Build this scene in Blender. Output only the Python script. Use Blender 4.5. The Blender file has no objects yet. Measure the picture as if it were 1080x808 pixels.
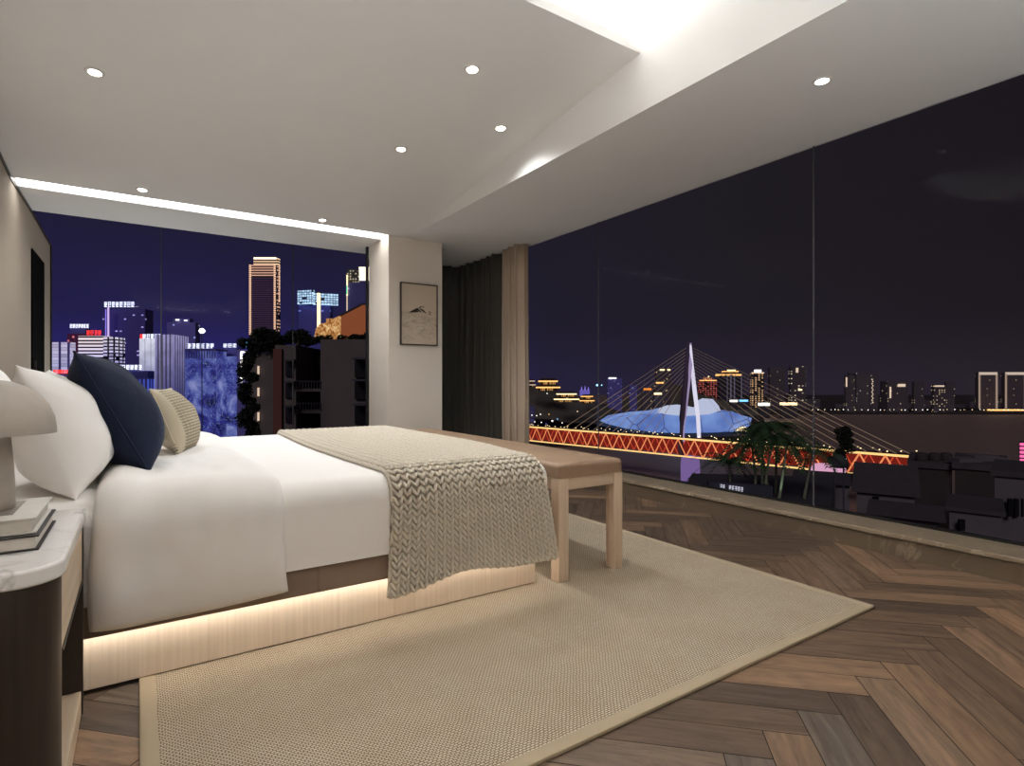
import bpy, bmesh, math, random
from mathutils import Vector, Matrix, noise
random.seed(7)
PI = math.pi
sc = bpy.context.scene
COL = sc.collection

# ------------------------------------------------------------------ camera numbers
H = 0.92; F = 591.0
YAW = math.atan(393 / 591)
FW = Vector((math.sin(YAW), math.cos(YAW), 0)); RT = Vector((math.cos(YAW), -math.sin(YAW), 0)); UP = Vector((0, 0, 1))
EYE = Vector((0, 0, H))
def W(u, v, d):
    """world point seen at (u, v) of a 1080x808 frame, d metres in front of the camera"""
    return EYE + (FW + RT * ((u - 540) / F) + UP * ((404 - v) / F)) * d

# ------------------------------------------------------------------ colour helpers
def s2l(c):
    c = c / 255
    return c / 12.92 if c <= .04045 else ((c + .055) / 1.055) ** 2.4
def rgb(r, g, b): return (s2l(r), s2l(g), s2l(b), 1)

class NT:
    def __init__(s, name):
        s.m = bpy.data.materials.new(name); s.m.use_nodes = True
        s.t = s.m.node_tree; s.t.nodes.clear()
        s.out = s.n('ShaderNodeOutputMaterial')
    def n(s, typ, **kw):
        x = s.t.nodes.new(typ)
        for k, v in kw.items():
            if k.startswith('_'): setattr(x, k[1:], v)
            else:
                x.inputs[k.replace('_', ' ')].default_value = v
        return x
    def l(s, a, b): s.t.links.new(a, b)
    def math(s, op, a, b=None, c=None):
        x = s.t.nodes.new('ShaderNodeMath'); x.operation = op
        for i, q in enumerate((a, b, c)):
            if q is None: continue
            if hasattr(q, 'node'): s.l(q, x.inputs[i])
            else: x.inputs[i].default_value = q
        return x.outputs[0]
    def ramp(s, fac, stops, interp='LINEAR'):
        r = s.t.nodes.new('ShaderNodeValToRGB'); r.color_ramp.interpolation = interp
        el = r.color_ramp.elements
        while len(el) < len(stops): el.new(.5)
        for e, (p, c) in zip(el, stops): e.position = p; e.color = c
        s.l(fac, r.inputs[0]); return r.outputs[0]
    def mix(s, fac, a, b, typ='MIX'):
        x = s.t.nodes.new('ShaderNodeMix'); x.data_type = 'RGBA'; x.blend_type = typ
        for i, q in ((0, fac), (6, a), (7, b)):
            if hasattr(q, 'node'): s.l(q, x.inputs[i])
            else: x.inputs[i].default_value = q
        return x.outputs[2]
    def bump(s, h, strength=.3, dist=.01):
        b = s.n('ShaderNodeBump', Strength=strength, Distance=dist); s.l(h, b.inputs['Height']); return b.outputs[0]
    def pr(s, color, rough=.6, normal=None, metal=0, spec=.5, emis=None, estr=0, sheen=0):
        p = s.t.nodes.new('ShaderNodeBsdfPrincipled')
        def put(k, v):
            if hasattr(v, 'node'): s.l(v, p.inputs[k])
            else: p.inputs[k].default_value = v
        put('Base Color', color); put('Roughness', rough); put('Metallic', metal); put('Specular IOR Level', spec)
        if normal is not None: put('Normal', normal)
        if emis is not None: put('Emission Color', emis); put('Emission Strength', estr)
        if sheen: put('Sheen Weight', sheen)
        s.l(p.outputs[0], s.out.inputs[0]); return s.m

def plain(name, c, rough=.6, metal=0, spec=.4, bump=0, scale=40, var=.06):
    t = NT(name)
    tc = t.n('ShaderNodeTexCoord')
    nz = t.n('ShaderNodeTexNoise', Scale=scale, Detail=4); t.l(tc.outputs['Object'], nz.inputs['Vector'])
    c2 = tuple(min(1, x * (1 + var)) for x in c[:3]) + (1,); c1 = tuple(x * (1 - var) for x in c[:3]) + (1,)
    col = t.mix(nz.outputs[0], c1, c2)
    return t.pr(col, rough, t.bump(nz.outputs[0], bump) if bump else None, metal, spec)
def glow(name, c, strength):
    t = NT(name); e = t.n('ShaderNodeEmission', Color=c, Strength=strength); t.l(e.outputs[0], t.out.inputs[0]); return t.m

# ------------------------------------------------------------------ mesh builder
class MB:
    def __init__(s): s.v = []; s.f = []; s.uv = []
    def add(s, vs, fs, uvs=None):
        o = len(s.v); s.v += [tuple(p) for p in vs]
        for i, f in enumerate(fs):
            s.f.append(tuple(o + k for k in f)); s.uv.append(uvs[i] if uvs else None)
        return s
    def bm(s, bm):
        bm.verts.index_update()
        s.add([v.co[:] for v in bm.verts], [[v.index for v in f.verts] for f in bm.faces]); bm.free(); return s
    def box(s, x0, x1, y0, y1, z0, z1, bev=0, seg=2):
        b = bmesh.new(); bmesh.ops.create_cube(b, size=1)
        for v in b.verts:
            v.co = Vector((x0 + (v.co.x + .5) * (x1 - x0), y0 + (v.co.y + .5) * (y1 - y0), z0 + (v.co.z + .5) * (z1 - z0)))
        if bev: bmesh.ops.bevel(b, geom=b.edges[:], offset=bev, segments=seg, affect='EDGES', profile=.5)
        return s.bm(b)
    def prism(s, pts, z0, z1):
        n = len(pts)
        vs = [(x, y, z0) for x, y in pts] + [(x, y, z1) for x, y in pts]
        fs = [tuple(range(n))[::-1], tuple(range(n, 2 * n))] + [(i, (i + 1) % n, n + (i + 1) % n, n + i) for i in range(n)]
        return s.add(vs, fs)
    def prism_yz(s, pts, x0, x1):
        n = len(pts)
        vs = [(x0, y, z) for y, z in pts] + [(x1, y, z) for y, z in pts]
        fs = [tuple(range(n)), tuple(range(n, 2 * n))[::-1]] + [(i, n + i, n + (i + 1) % n, (i + 1) % n) for i in range(n)]
        return s.add(vs, fs)
    def lathe(s, prof, c=(0, 0, 0), n=40, cap=True):
        vs = []; fs = []
        for r, z in prof:
            for k in range(n): a = 2 * PI * k / n; vs.append((c[0] + r * math.cos(a), c[1] + r * math.sin(a), c[2] + z))
        for i in range(len(prof) - 1):
            for k in range(n):
                fs.append((i * n + k, i * n + (k + 1) % n, (i + 1) * n + (k + 1) % n, (i + 1) * n + k))
        if cap:
            fs.append(tuple(range(n))[::-1]); fs.append(tuple(range((len(prof) - 1) * n, len(prof) * n)))
        return s.add(vs, fs)
    def tube(s, pts, r, n=8):
        pts = [Vector(p) for p in pts]; m = len(pts); vs = []; fs = []
        for i, p in enumerate(pts):
            d = (pts[min(i + 1, m - 1)] - pts[max(i - 1, 0)]).normalized()
            a = d.cross(Vector((0, 0, 1)))
            if a.length < .05: a = d.cross(Vector((1, 0, 0)))
            a.normalize(); b = d.cross(a)
            rr = r[i] if isinstance(r, (list, tuple)) else r
            for k in range(n):
                t = 2 * PI * k / n; vs.append(p + a * rr * math.cos(t) + b * rr * math.sin(t))
        for i in range(m - 1):
            for k in range(n): fs.append((i * n + k, i * n + (k + 1) % n, (i + 1) * n + (k + 1) % n, (i + 1) * n + k))
        fs.append(tuple(range(n))[::-1]); fs.append(tuple(range((m - 1) * n, m * n)))
        return s.add(vs, fs)
    def grid(s, rows, closed_u=False):
        """rows: list of equal-length point lists"""
        n = len(rows[0]); vs = [p for r in rows for p in r]; fs = []
        for i in range(len(rows) - 1):
            for k in range(n if closed_u else n - 1):
                fs.append((i * n + k, i * n + (k + 1) % n, (i + 1) * n + (k + 1) % n, (i + 1) * n + k))
        return s.add(vs, fs)
    def obox(s, c, w, d, z0, z1, yaw=0):
        """box standing at c, w wide across the view, d deep; uv in metres on every side"""
        a = RT * math.cos(yaw) + FW * math.sin(yaw); b = FW * math.cos(yaw) - RT * math.sin(yaw)
        q = [c - a * w / 2 - b * d / 2, c + a * w / 2 - b * d / 2, c + a * w / 2 + b * d / 2, c - a * w / 2 + b * d / 2]
        vs = [(p.x, p.y, z0) for p in q] + [(p.x, p.y, z1) for p in q]
        L = [w, d, w, d]; fs = []; uv = []
        for i in range(4):
            j = (i + 1) % 4; fs.append((i, j, 4 + j, 4 + i)); h = z1 - z0
            uv.append([(0, 0), (L[i], 0), (L[i], h), (0, h)])
        fs += [(3, 2, 1, 0), (4, 5, 6, 7)]; uv += [[(.01, .01)] * 4] * 2
        return s.add(vs, fs, uv)
    def build(s, name, mat, parent=None, smooth=False, solid=None, sub=0):
        me = bpy.data.meshes.new(name); me.from_pydata(s.v, [], s.f)
        if any(s.uv):
            l = me.uv_layers.new(name='UVMap'); k = 0
            for f, u in zip(s.f, s.uv):
                for i in range(len(f)):
                    l.data[k].uv = u[i] if u else (0, 0); k += 1
        b = bmesh.new(); b.from_mesh(me); bmesh.ops.recalc_face_normals(b, faces=b.faces[:]); b.to_mesh(me); b.free()
        if smooth:
            me.polygons.foreach_set('use_smooth', [True] * len(me.polygons))
            if smooth != 'all': me.set_sharp_from_angle(angle=math.radians(45))
        for m in (mat if isinstance(mat, (list, tuple)) else [mat]): me.materials.append(m)
        o = bpy.data.objects.new(name, me); COL.objects.link(o)
        if parent: attach(o, parent)
        if solid:
            m = o.modifiers.new('thick', 'SOLIDIFY'); m.thickness = solid; m.offset = 0
        if sub:
            m = o.modifiers.new('sub', 'SUBSURF'); m.levels = m.render_levels = sub
        return o
def attach(o, parent):
    o.parent = parent
    if parent.type == 'EMPTY': o.matrix_parent_inverse = Matrix.Translation(-Vector(parent.location))
def tag(o, label, cat, group=None, kind=None):
    o['label'] = label; o['category'] = cat
    if group: o['group'] = group
    if kind: o['kind'] = kind
    return o
def thing(name, loc, label, cat, group=None):
    o = bpy.data.objects.new(name, None); COL.objects.link(o); o.location = loc; o.empty_display_size = .1
    return tag(o, label, cat, group)
def struct(name, mb, mat, label=None, smooth=False, **k):
    o = mb.build(name, mat, None, smooth, **k); o['kind'] = 'structure'
    if label: o['label'] = label; o['category'] = name.split('_')[0]
    return o

# ------------------------------------------------------------------ materials: room
def mat_wood_floor():
    t = NT('floor_wood')
    uv = t.n('ShaderNodeUVMap'); at = t.n('ShaderNodeAttribute', _attribute_name='tone')
    mp = t.n('ShaderNodeMapping', Scale=(2.6, 30, 1)); t.l(uv.outputs[0], mp.inputs[0])
    n1 = t.n('ShaderNodeTexNoise', Scale=1.0, Detail=9, Roughness=.68, Distortion=.9); t.l(mp.outputs[0], n1.inputs['Vector'])
    mp2 = t.n('ShaderNodeMapping', Scale=(2.2, 9, 1)); t.l(uv.outputs[0], mp2.inputs[0])
    n2 = t.n('ShaderNodeTexNoise', Scale=1.6, Detail=6, Roughness=.65, Distortion=2.4); t.l(mp2.outputs[0], n2.inputs['Vector'])
    base = t.ramp(at.outputs['Fac'], [(0, rgb(66, 54, 45)), (.3, rgb(86, 70, 57)), (.55, rgb(104, 84, 67)), (.8, rgb(136, 108, 84)), (1, rgb(94, 83, 73))])
    g = t.ramp(n1.outputs[0], [(.26, (.42, .40, .39, 1)), (.46, (.85, .85, .85, 1)), (.6, (1.05, 1.04, 1.03, 1)), (.75, (1.3, 1.28, 1.25, 1))])
    k = t.ramp(n2.outputs[0], [(.3, (.66, .63, .62, 1)), (.5, (1, 1, 1, 1)), (.72, (1.2, 1.16, 1.1, 1))])
    c = t.mix(.9, base, g, 'MULTIPLY'); c = t.mix(.85, c, k, 'MULTIPLY')
    r = t.ramp(n1.outputs[0], [(.3, (.62, .62, .62, 1)), (.7, (.44, .44, .44, 1))])
    return t.pr(c, r, t.bump(n1.outputs[0], .25, .002), spec=.35)
def mat_paint(name, c, rough=.75):
    t = NT(name); tc = t.n('ShaderNodeTexCoord')
    nz = t.n('ShaderNodeTexNoise', Scale=3.0, Detail=3); t.l(tc.outputs['Object'], nz.inputs['Vector'])
    nf = t.n('ShaderNodeTexNoise', Scale=260, Detail=2); t.l(tc.outputs['Object'], nf.inputs['Vector'])
    col = t.mix(nz.outputs[0], tuple(x * .98 for x in c[:3]) + (1,), tuple(min(1, x * 1.02) for x in c[:3]) + (1,))
    return t.pr(col, rough, t.bump(nf.outputs[0], .05, .002), spec=.2)
def mat_wallfabric():
    t = NT('wall_fabric'); tc = t.n('ShaderNodeTexCoord')
    mp = t.n('ShaderNodeMapping', Scale=(1, 90, 1.6)); t.l(tc.outputs['Object'], mp.inputs[0])
    nz = t.n('ShaderNodeTexNoise', Scale=2, Detail=3); t.l(mp.outputs[0], nz.inputs['Vector'])
    c = t.mix(nz.outputs[0], rgb(162, 150, 136), rgb(176, 165, 150))
    return t.pr(c, .85, t.bump(nz.outputs[0], .12, .003), spec=.15)
def mat_marble(name, base, dark, vein, scale=3.0, rough=.22, vw=.03):
    t = NT(name); tc = t.n('ShaderNodeTexCoord')
    nz = t.n('ShaderNodeTexNoise', Scale=scale, Detail=8, Roughness=.62); t.l(tc.outputs['Object'], nz.inputs['Vector'])
    b = t.mix(nz.outputs[0], dark, base)
    n2 = t.n('ShaderNodeTexNoise', Scale=scale * .9, Detail=6, Roughness=.55, Distortion=1.4); t.l(tc.outputs['Object'], n2.inputs['Vector'])
    d = t.math('ABSOLUTE', t.math('SUBTRACT', n2.outputs[0], .5))
    k = t.ramp(d, [(0, (1, 1, 1, 1)), (vw, (0, 0, 0, 1))])
    n3 = t.n('ShaderNodeTexNoise', Scale=scale * .5, Detail=2); t.l(tc.outputs['Object'], n3.inputs['Vector'])
    k2 = t.ramp(n3.outputs[0], [(.45, (0, 0, 0, 1)), (.62, (1, 1, 1, 1))])
    mk = t.mix(1.0, k, k2, 'MULTIPLY')
    c = t.mix(mk, b, vein)
    return t.pr(c, rough, None, spec=.5)
def mat_fabric(name, c, scale=500, rough=.9, bump=.15, sheen=.15, wr=.0, var=.03):
    t = NT(name); tc = t.n('ShaderNodeTexCoord')
    nf = t.n('ShaderNodeTexNoise', Scale=scale, Detail=2); t.l(tc.outputs['Object'], nf.inputs['Vector'])
    n2 = t.n('ShaderNodeTexNoise', Scale=7, Detail=4, Distortion=.8); t.l(tc.outputs['Object'], n2.inputs['Vector'])
    col = t.mix(nf.outputs[0], tuple(x * (1 - var) for x in c[:3]) + (1,), tuple(min(1, x * (1 + var)) for x in c[:3]) + (1,))
    h = t.math('ADD', t.math('MULTIPLY', nf.outputs[0], .1), t.math('MULTIPLY', n2.outputs[0], wr))
    return t.pr(col, rough, t.bump(h, bump, .02), spec=.2, sheen=sheen)
def mat_wood(name, c1, c2, axis='Z', rough=.45, sc_=22):
    t = NT(name); tc = t.n('ShaderNodeTexCoord')
    s = {'X': (1.2, sc_, sc_), 'Y': (sc_, 1.2, sc_), 'Z': (sc_, sc_, 1.2)}[axis]
    mp = t.n('ShaderNodeMapping', Scale=s); t.l(tc.outputs['Object'], mp.inputs[0])
    nz = t.n('ShaderNodeTexNoise', Scale=1.6, Detail=6, Roughness=.6, Distortion=.4); t.l(mp.outputs[0], nz.inputs['Vector'])
    c = t.ramp(nz.outputs[0], [(.3, c1), (.7, c2)])
    return t.pr(c, rough, t.bump(nz.outputs[0], .08, .002), spec=.35)
def mat_rug():
    t = NT('rug_jute'); tc = t.n('ShaderNodeTexCoord')
    n0 = t.n('ShaderNodeTexNoise', Scale=14, Detail=3); t.l(tc.outputs['Object'], n0.inputs['Vector'])
    wob = t.n('ShaderNodeVectorMath', _operation='MULTIPLY_ADD'); t.l(n0.outputs[1], wob.inputs[0])
    wob.inputs[1].default_value = (.013, .013, 0); t.l(tc.outputs['Object'], wob.inputs[2])
    br = t.n('ShaderNodeTexBrick', Scale=1.0, _offset=.5)
    br.inputs['Brick Width'].default_value = .0125; br.inputs['Row Height'].default_value = .0075
    br.inputs['Mortar Size'].default_value = .0021; br.inputs['Mortar Smooth'].default_value = .9
    br.inputs['Color1'].default_value = (0, 0, 0, 1); br.inputs['Color2'].default_value = (1, 1, 1, 1); br.inputs['Bias'].default_value = 0
    t.l(wob.outputs[0], br.inputs['Vector'])
    nz = t.n('ShaderNodeTexNoise', Scale=5.5, Detail=5, Roughness=.7); t.l(tc.outputs['Object'], nz.inputs['Vector'])
    nf = t.n('ShaderNodeTexNoise', Scale=150, Detail=3); t.l(tc.outputs['Object'], nf.inputs['Vector'])
    c = t.mix(nf.outputs[0], rgb(170, 156, 133), rgb(220, 207, 186))
    c = t.mix(t.ramp(nz.outputs[0], [(.35, (0, 0, 0, 1)), (.7, (.55, .55, .55, 1))]), c, rgb(188, 167, 143))
    c = t.mix(t.math('MULTIPLY', br.outputs['Fac'], .95), c, rgb(92, 74, 52))
    hh = t.math('SUBTRACT', t.math('MULTIPLY', nf.outputs[0], .5), br.outputs['Fac'])
    return t.pr(c, .95, t.bump(hh, .55, .004), spec=.1)
def mat_leather():
    t = NT('tan_leather'); tc = t.n('ShaderNodeTexCoord')
    v = t.n('ShaderNodeTexVoronoi', Scale=260); t.l(tc.outputs['Object'], v.inputs['Vector'])
    nz = t.n('ShaderNodeTexNoise', Scale=6, Detail=5); t.l(tc.outputs['Object'], nz.inputs['Vector'])
    c = t.mix(nz.outputs[0], rgb(128, 103, 82), rgb(153, 126, 101))
    return t.pr(c, .5, t.bump(v.outputs[0], .08, .002), spec=.4)
def mat_velvet():
    t = NT('blue_velvet'); tc = t.n('ShaderNodeTexCoord')
    nz = t.n('ShaderNodeTexNoise', Scale=9, Detail=5, Distortion=.9); t.l(tc.outputs['Object'], nz.inputs['Vector'])
    c = t.mix(nz.outputs[0], rgb(9, 15, 32), rgb(20, 29, 54))
    m = t.pr(c, .8, t.bump(nz.outputs[0], .25, .03), spec=.2, sheen=.14)
    p = [n for n in t.t.nodes if n.type == 'BSDF_PRINCIPLED'][0]
    p.inputs['Sheen Tint'].default_value = rgb(120, 138, 168); p.inputs['Sheen Roughness'].default_value = .4
    return m
def mat_ribbed():
    t = NT('beige_ribbed'); tc = t.n('ShaderNodeTexCoord')
    w = t.n('ShaderNodeTexWave', Scale=24, Distortion=.6, _bands_direction='Y'); t.l(tc.outputs['Object'], w.inputs['Vector'])
    w2 = t.n('ShaderNodeTexWave', Scale=16, Distortion=.9, _bands_direction='X'); t.l(tc.outputs['Object'], w2.inputs['Vector'])
    h = t.math('MULTIPLY', w.outputs['Fac'], t.math('ADD', t.math('MULTIPLY', w2.outputs['Fac'], .5), .5))
    c = t.mix(h, rgb(142, 130, 108), rgb(196, 186, 166))
    return t.pr(c, .95, t.bump(h, .6, .006), spec=.15)
def mat_glass(name, f=.015):
    t = NT(name)
    a = t.n('ShaderNodeBsdfTransparent', Color=(.97, .97, .98, 1)); b = t.n('ShaderNodeBsdfGlossy', Roughness=.0)
    x = t.n('ShaderNodeMixShader', Fac=f); t.l(a.outputs[0], x.inputs[1]); t.l(b.outputs[0], x.inputs[2]); t.l(x.outputs[0], t.out.inputs[0])
    return t.m
M = {}
M['floor'] = mat_wood_floor(); M['paint'] = mat_paint('white_paint', rgb(225, 223, 220)); M['fabricwall'] = mat_wallfabric()
M['plaster'] = mat_paint('column_plaster', rgb(219, 209, 197))
M['black'] = plain('black_lacquer', rgb(9, 9, 9), .9, spec=.05); M['shadowgap'] = plain('dark_bronze_trim', rgb(52, 45, 40), .4, .3)
M['marble_brown'] = mat_marble('brown_marble', rgb(112, 97, 80), rgb(84, 71, 58), rgb(150, 134, 114), 1.9, .3, .010)
M['marble_sill'] = mat_marble('sill_marble', rgb(158, 142, 120), rgb(120, 104, 86), rgb(190, 175, 150), 7, .28, .02)
M['marble_white'] = mat_marble('white_marble', rgb(242, 240, 238), rgb(228, 225, 222), rgb(192, 187, 182), 4, .18, .03)
M['linen'] = mat_fabric('white_cotton', rgb(237, 233, 229), 600, .85, .25, .1, .12)
M['pillow'] = mat_fabric('pillow_cotton', rgb(240, 236, 232), 600, .85, .3, .1, .22)
M['plinth'] = mat_wood('plinth_pale_veneer', rgb(203, 184, 162), rgb(220, 202, 180), 'Z', .6, 60)
M['rail'] = mat_fabric('taupe_leather', rgb(128, 110, 96), 300, .6, .1, 0)
M['bronze'] = mat_wood('dark_bronze_wood', rgb(38, 31, 26), rgb(54, 44, 37), 'Z', .4, 30)
M['drawer'] = mat_wood('pale_oak', rgb(190, 170, 146), rgb(212, 193, 168), 'Y', .5)
M['oak'] = mat_wood('bleached_oak', rgb(192, 168, 144), rgb(212, 190, 166), 'Z', .5)
M['oakh'] = mat_wood('bleached_oak_rail', rgb(192, 168, 144), rgb(212, 190, 166), 'X', .5)
M['leather'] = mat_leather(); M['velvet'] = mat_velvet(); M['ribbed'] = mat_ribbed()
M['rug'] = mat_rug(); M['binding'] = mat_fabric('rug_binding', rgb(164, 148, 124), 420, .9, .2, 0)
M['beige_cloth'] = mat_fabric('beige_cotton', rgb(186, 174, 152), 500, .9, .2)
M['yarn'] = mat_fabric('chunky_wool', rgb(200, 190, 174), 380, .95, .35, .1, 0, .14)
M['lamp'] = plain('lamp_matt_enamel', rgb(168, 159, 148), .6, bump=.02)
M['page'] = plain('paper_pages', rgb(206, 200, 190), .9, var=.05, scale=90); M['bookwhite'] = plain('white_cover', rgb(214, 209, 201), .5)
M['bookblack'] = plain('black_cover', rgb(44, 38, 38), .5); M['photo'] = plain('grey_photo', rgb(140, 132, 122), .5, scale=14, var=.45)
M['curt_dark'] = mat_fabric('dark_curtain', rgb(78, 76, 70), 300, .95, .2, .1)
M['curt_beige'] = mat_fabric('beige_curtain', rgb(178, 160, 142), 300, .95, .2, .1)
M['glass'] = mat_glass('window_glass', .0015)
M['joint'] = plain('silicone_joint', rgb(66, 66, 72), .7); M['blackframe'] = plain('black_frame', rgb(22, 21, 22), .5)
M['led'] = glow('led_warm', (1, .93, .84, 1), 14); M['ledslot'] = glow('led_slot', (1, .985, .96, 1), 7.0); M['ledcove'] = glow('led_cove', (.96, .985, 1, 1), 78)
M['bulb'] = glow('downlight_lens', (1, .95, .86, 1), 14); M['ring'] = plain('downlight_ring', rgb(214, 208, 200), .4)

# ------------------------------------------------------------------ room shell
X0, XB, XG, XS = -.79, 2.34, 3.60, 3.34
YC, YR = 5.49, -2.6
SL = .101
def zc(y): return 2.44 + (YC - y) * SL
YT = 2.22
ZT = zc(YT)

# herringbone floor
def floor():
    w = .117; n = 5; g = .0013; r2 = math.sqrt(.5)
    ox, oy = .05, 1.20
    me = bpy.data.meshes.new('floor'); vs = []; fs = []; uvs = []; tones = []
    def pt(p, q): return ((p + q) * r2 * w + ox, (q - p) * r2 * w + oy)
    rnd = random.Random(3)
    def plank(p0, q0, p1, q1, vert):
        c = pt((p0 + p1) / 2, (q0 + q1) / 2)
        if not (-1.1 < c[0] < 3.75 and -2.9 < c[1] < 8.0): return
        e = g / w
        cs = [(p0 + e, q0 + e), (p1 - e, q0 + e), (p1 - e, q1 - e), (p0 + e, q1 - e)]
        o = len(vs); dz = rnd.uniform(-.0003, .0003)
        for a in cs: x, y = pt(*a); vs.append((x, y, dz))
        fs.append((o, o + 1, o + 2, o + 3)); L = (n * w); ru, rv = rnd.uniform(0, 50), rnd.uniform(0, 50)
        q = [(0, 0), (L, 0), (L, w), (0, w)] if not vert else [(0, 0), (0, w), (L, w), (L, 0)]
        uvs.append([(a + ru, b + rv) for a, b in q]); tones.append(min(1, max(0, rnd.gauss(.47, .24))))
    R = 75
    for x in range(-R, R):
        for y in range(-R, R):
            k = (x - y) % (2 * n)
            if k == 0: plank(x, y, x + n, y + 1, False)
            if k == 2 * n - 1: plank(x, y, x + 1, y + n, True)
    o = len(vs); vs += [(X0 - .1, YR - .1, -.004), (3.5, YR - .1, -.004), (3.5, 7.8, -.004), (X0 - .1, 7.8, -.004)]
    o2 = len(vs); vs += [(a, b, -.12) for a, b, c in vs[-4:]]
    fs.append((o, o + 1, o + 2, o + 3)); uvs.append([(0, 0)] * 4); tones.append(.0)
    fs.append((o2 + 3, o2 + 2, o2 + 1, o2)); uvs.append([(0, 0)] * 4); tones.append(.0)
    for i in range(4): fs.append((o + i, o2 + i, o2 + (i + 1) % 4, o + (i + 1) % 4)); uvs.append([(0, 0)] * 4); tones.append(.0)
    me.from_pydata(vs, [], fs)
    l = me.uv_layers.new(name='UVMap'); k = 0
    for f, u in zip(fs, uvs):
        for i in range(4): l.data[k].uv = u[i]; k += 1
    a = me.attributes.new('tone', 'FLOAT', 'FACE'); a.data.foreach_set('value', tones)
    b = bmesh.new(); b.from_mesh(me)
    for co, no in (((3.5, 0, 0), (1, 0, 0)), ((X0 - .1, 0, 0), (-1, 0, 0)), ((0, 7.71, 0), (0, 1, 0)), ((0, YR - .1, 0), (0, -1, 0))):
        bmesh.ops.bisect_plane(b, geom=b.verts[:] + b.edges[:] + b.faces[:], plane_co=co, plane_no=no, clear_outer=True)
    b.to_mesh(me); b.free()
    gap = plain('floor_gap', rgb(24, 18, 15), .9)
    me.materials.append(M['floor']); me.materials.append(gap)
    for p in me.polygons:
        if p.center.z < -.003: p.material_index = 1
    ob = bpy.data.objects.new('floor', me); COL.objects.link(ob); ob['kind'] = 'structure'
    ob['label'] = 'brown wooden herringbone floor'; ob['category'] = 'floor'
floor()

# left wall, its dark top trim and the black door panel
struct('wall_left', MB().prism_yz([(YR, 0), (7.72, 0), (7.72, 2.385), (6.44, 2.425), (YC, 2.425), (YT, ZT - .015), (YR, ZT - .015)], X0 - .12, X0), M['fabricwall'], 'beige fabric clad wall behind the bed')
struct('trim_1', MB().prism_yz([(7.72, 2.372), (6.44, 2.412), (YC, 2.412), (YT, ZT - .03), (YR, ZT - .03), (YR, ZT), (YT, ZT), (YC, 2.44), (6.44, 2.44), (7.72, 2.40)], X0, X0 + .008), M['shadowgap'], 'dark metal trim along the top of the wall')
d1 = struct('door_1', MB().box(X0 - .01, X0 + .012, 6.41, 7.15, 0, 2.10, .003), M['black'], 'tall black door panel in the beige wall')
dh = MB().box(X0 + .012, X0 + .03, 6.47, 6.485, .98, 1.12, .004).build('door_handle', M['shadowgap'], d1)
struct('wall_rear', MB().box(X0 - .12, 3.9, YR - .12, YR, 0, 3.1), M['plaster'])
# ceiling: sloping slab, tray recess, level rear slab
TX0, TY0 = -.15, -1.5
cb = MB()
cb.prism_yz([(YT, ZT), (YC, zc(YC)), (YC, zc(YC) + .055), (YT, ZT + .055)], X0, XB)
cb.box(X0, TX0, TY0, YT, ZT, ZT + .055); cb.box(X0, XB, YR, TY0, ZT, ZT + .055)
cb.build('ceiling', M['paint'])
bpy.data.objects['ceiling']['kind'] = 'structure'; bpy.data.objects['ceiling']['label'] = 'white ceiling sloping down to the far window'; bpy.data.objects['ceiling']['category'] = 'ceiling'
tz = 3.0
ib = MB().box(TX0 - .16, XB + .3, TY0 - .16, YT + .16, tz, tz + .05)
ib.box(TX0 - .16, XB, YT + .14, YT + .16, ZT + .0, tz); ib.box(TX0 - .16, TX0 - .14, TY0 - .16, YT + .16, ZT + .02, tz); ib.box(TX0 - .16, XB, TY0 - .16, TY0 - .14, ZT + .02, tz)
struct('ceiling_tray', ib, M['paint'], 'raised white tray in the ceiling with hidden light')
struct('ceiling_beam', MB().box(XB, 3.616, YR, 6.7, 2.438, 3.06), M['paint'], 'wide white dropped ceiling beam along the right window')
struct('ceiling_soffit', MB().box(X0 - .1, 2.9, 5.70, 6.44, 2.438, 3.02).box(X0 - .1, 2.13, YC - .02, 5.72, 2.497, 2.52), M['paint'], 'white soffit above the far window')
struct('column', MB().box(2.13, 2.74, YC, 6.08, 0, 2.55, .004), M['plaster'], 'square plaster column at the corner between the windows')
struct('wall_far', MB().box(2.74, 3.8, 6.62, 6.7, 0, 2.6).box(2.72, 2.80, 6.08, 7.72, 0, 3.0), M['plaster'])
struct('roof_slab', MB().box(X0 - .12, 2.9, 6.40, 7.75, 2.97, 3.02), M['paint'])
# windows
w1 = struct('window_1', MB().box(X0 + .02, 2.72, 7.69, 7.70, 0, 2.97), M['glass'], 'floor to ceiling far window behind the bed')
MB().box(X0 - .06, X0 - .05, 6.44, 7.7, 2.40, 2.97).build('side_pane', M['glass'], w1)
for x in (.21, 1.67): MB().box(x - .006, x + .006, 7.684, 7.689, 0, 2.97).build('glass_joint', M['joint'], w1)
MB().box(2.105, 2.128, 6.085, 6.12, 0, 2.437).box(X0 + .0, X0 + .012, 7.67, 7.72, 0, 2.39).build('window_frame', M['blackframe'], w1)
w2 = struct('window_2', MB().box(XG, XG + .012, YR, 6.62, .08, 2.438), M['glass'], 'long frameless picture window over the river')
for y in (-.10, 1.92, 3.94): MB().box(XG - .004, XG, y - .005, y + .005, .125, 2.438).build('glass_joint', M['joint'], w2)
MB().box(XG - .016, XG + .02, YR, 6.6, .124, .136).build('window_channel', M['blackframe'], w2)
sl = struct('window_sill', MB().box(XS, 3.72, YR, 6.62, -.1, .098), M['marble_brown'], 'low brown marble sill under the right window')
MB().box(XS - .012, 3.66, YR, 6.62, .0985, .124, .004).build('sill_top', M['marble_sill'], sl)

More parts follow.
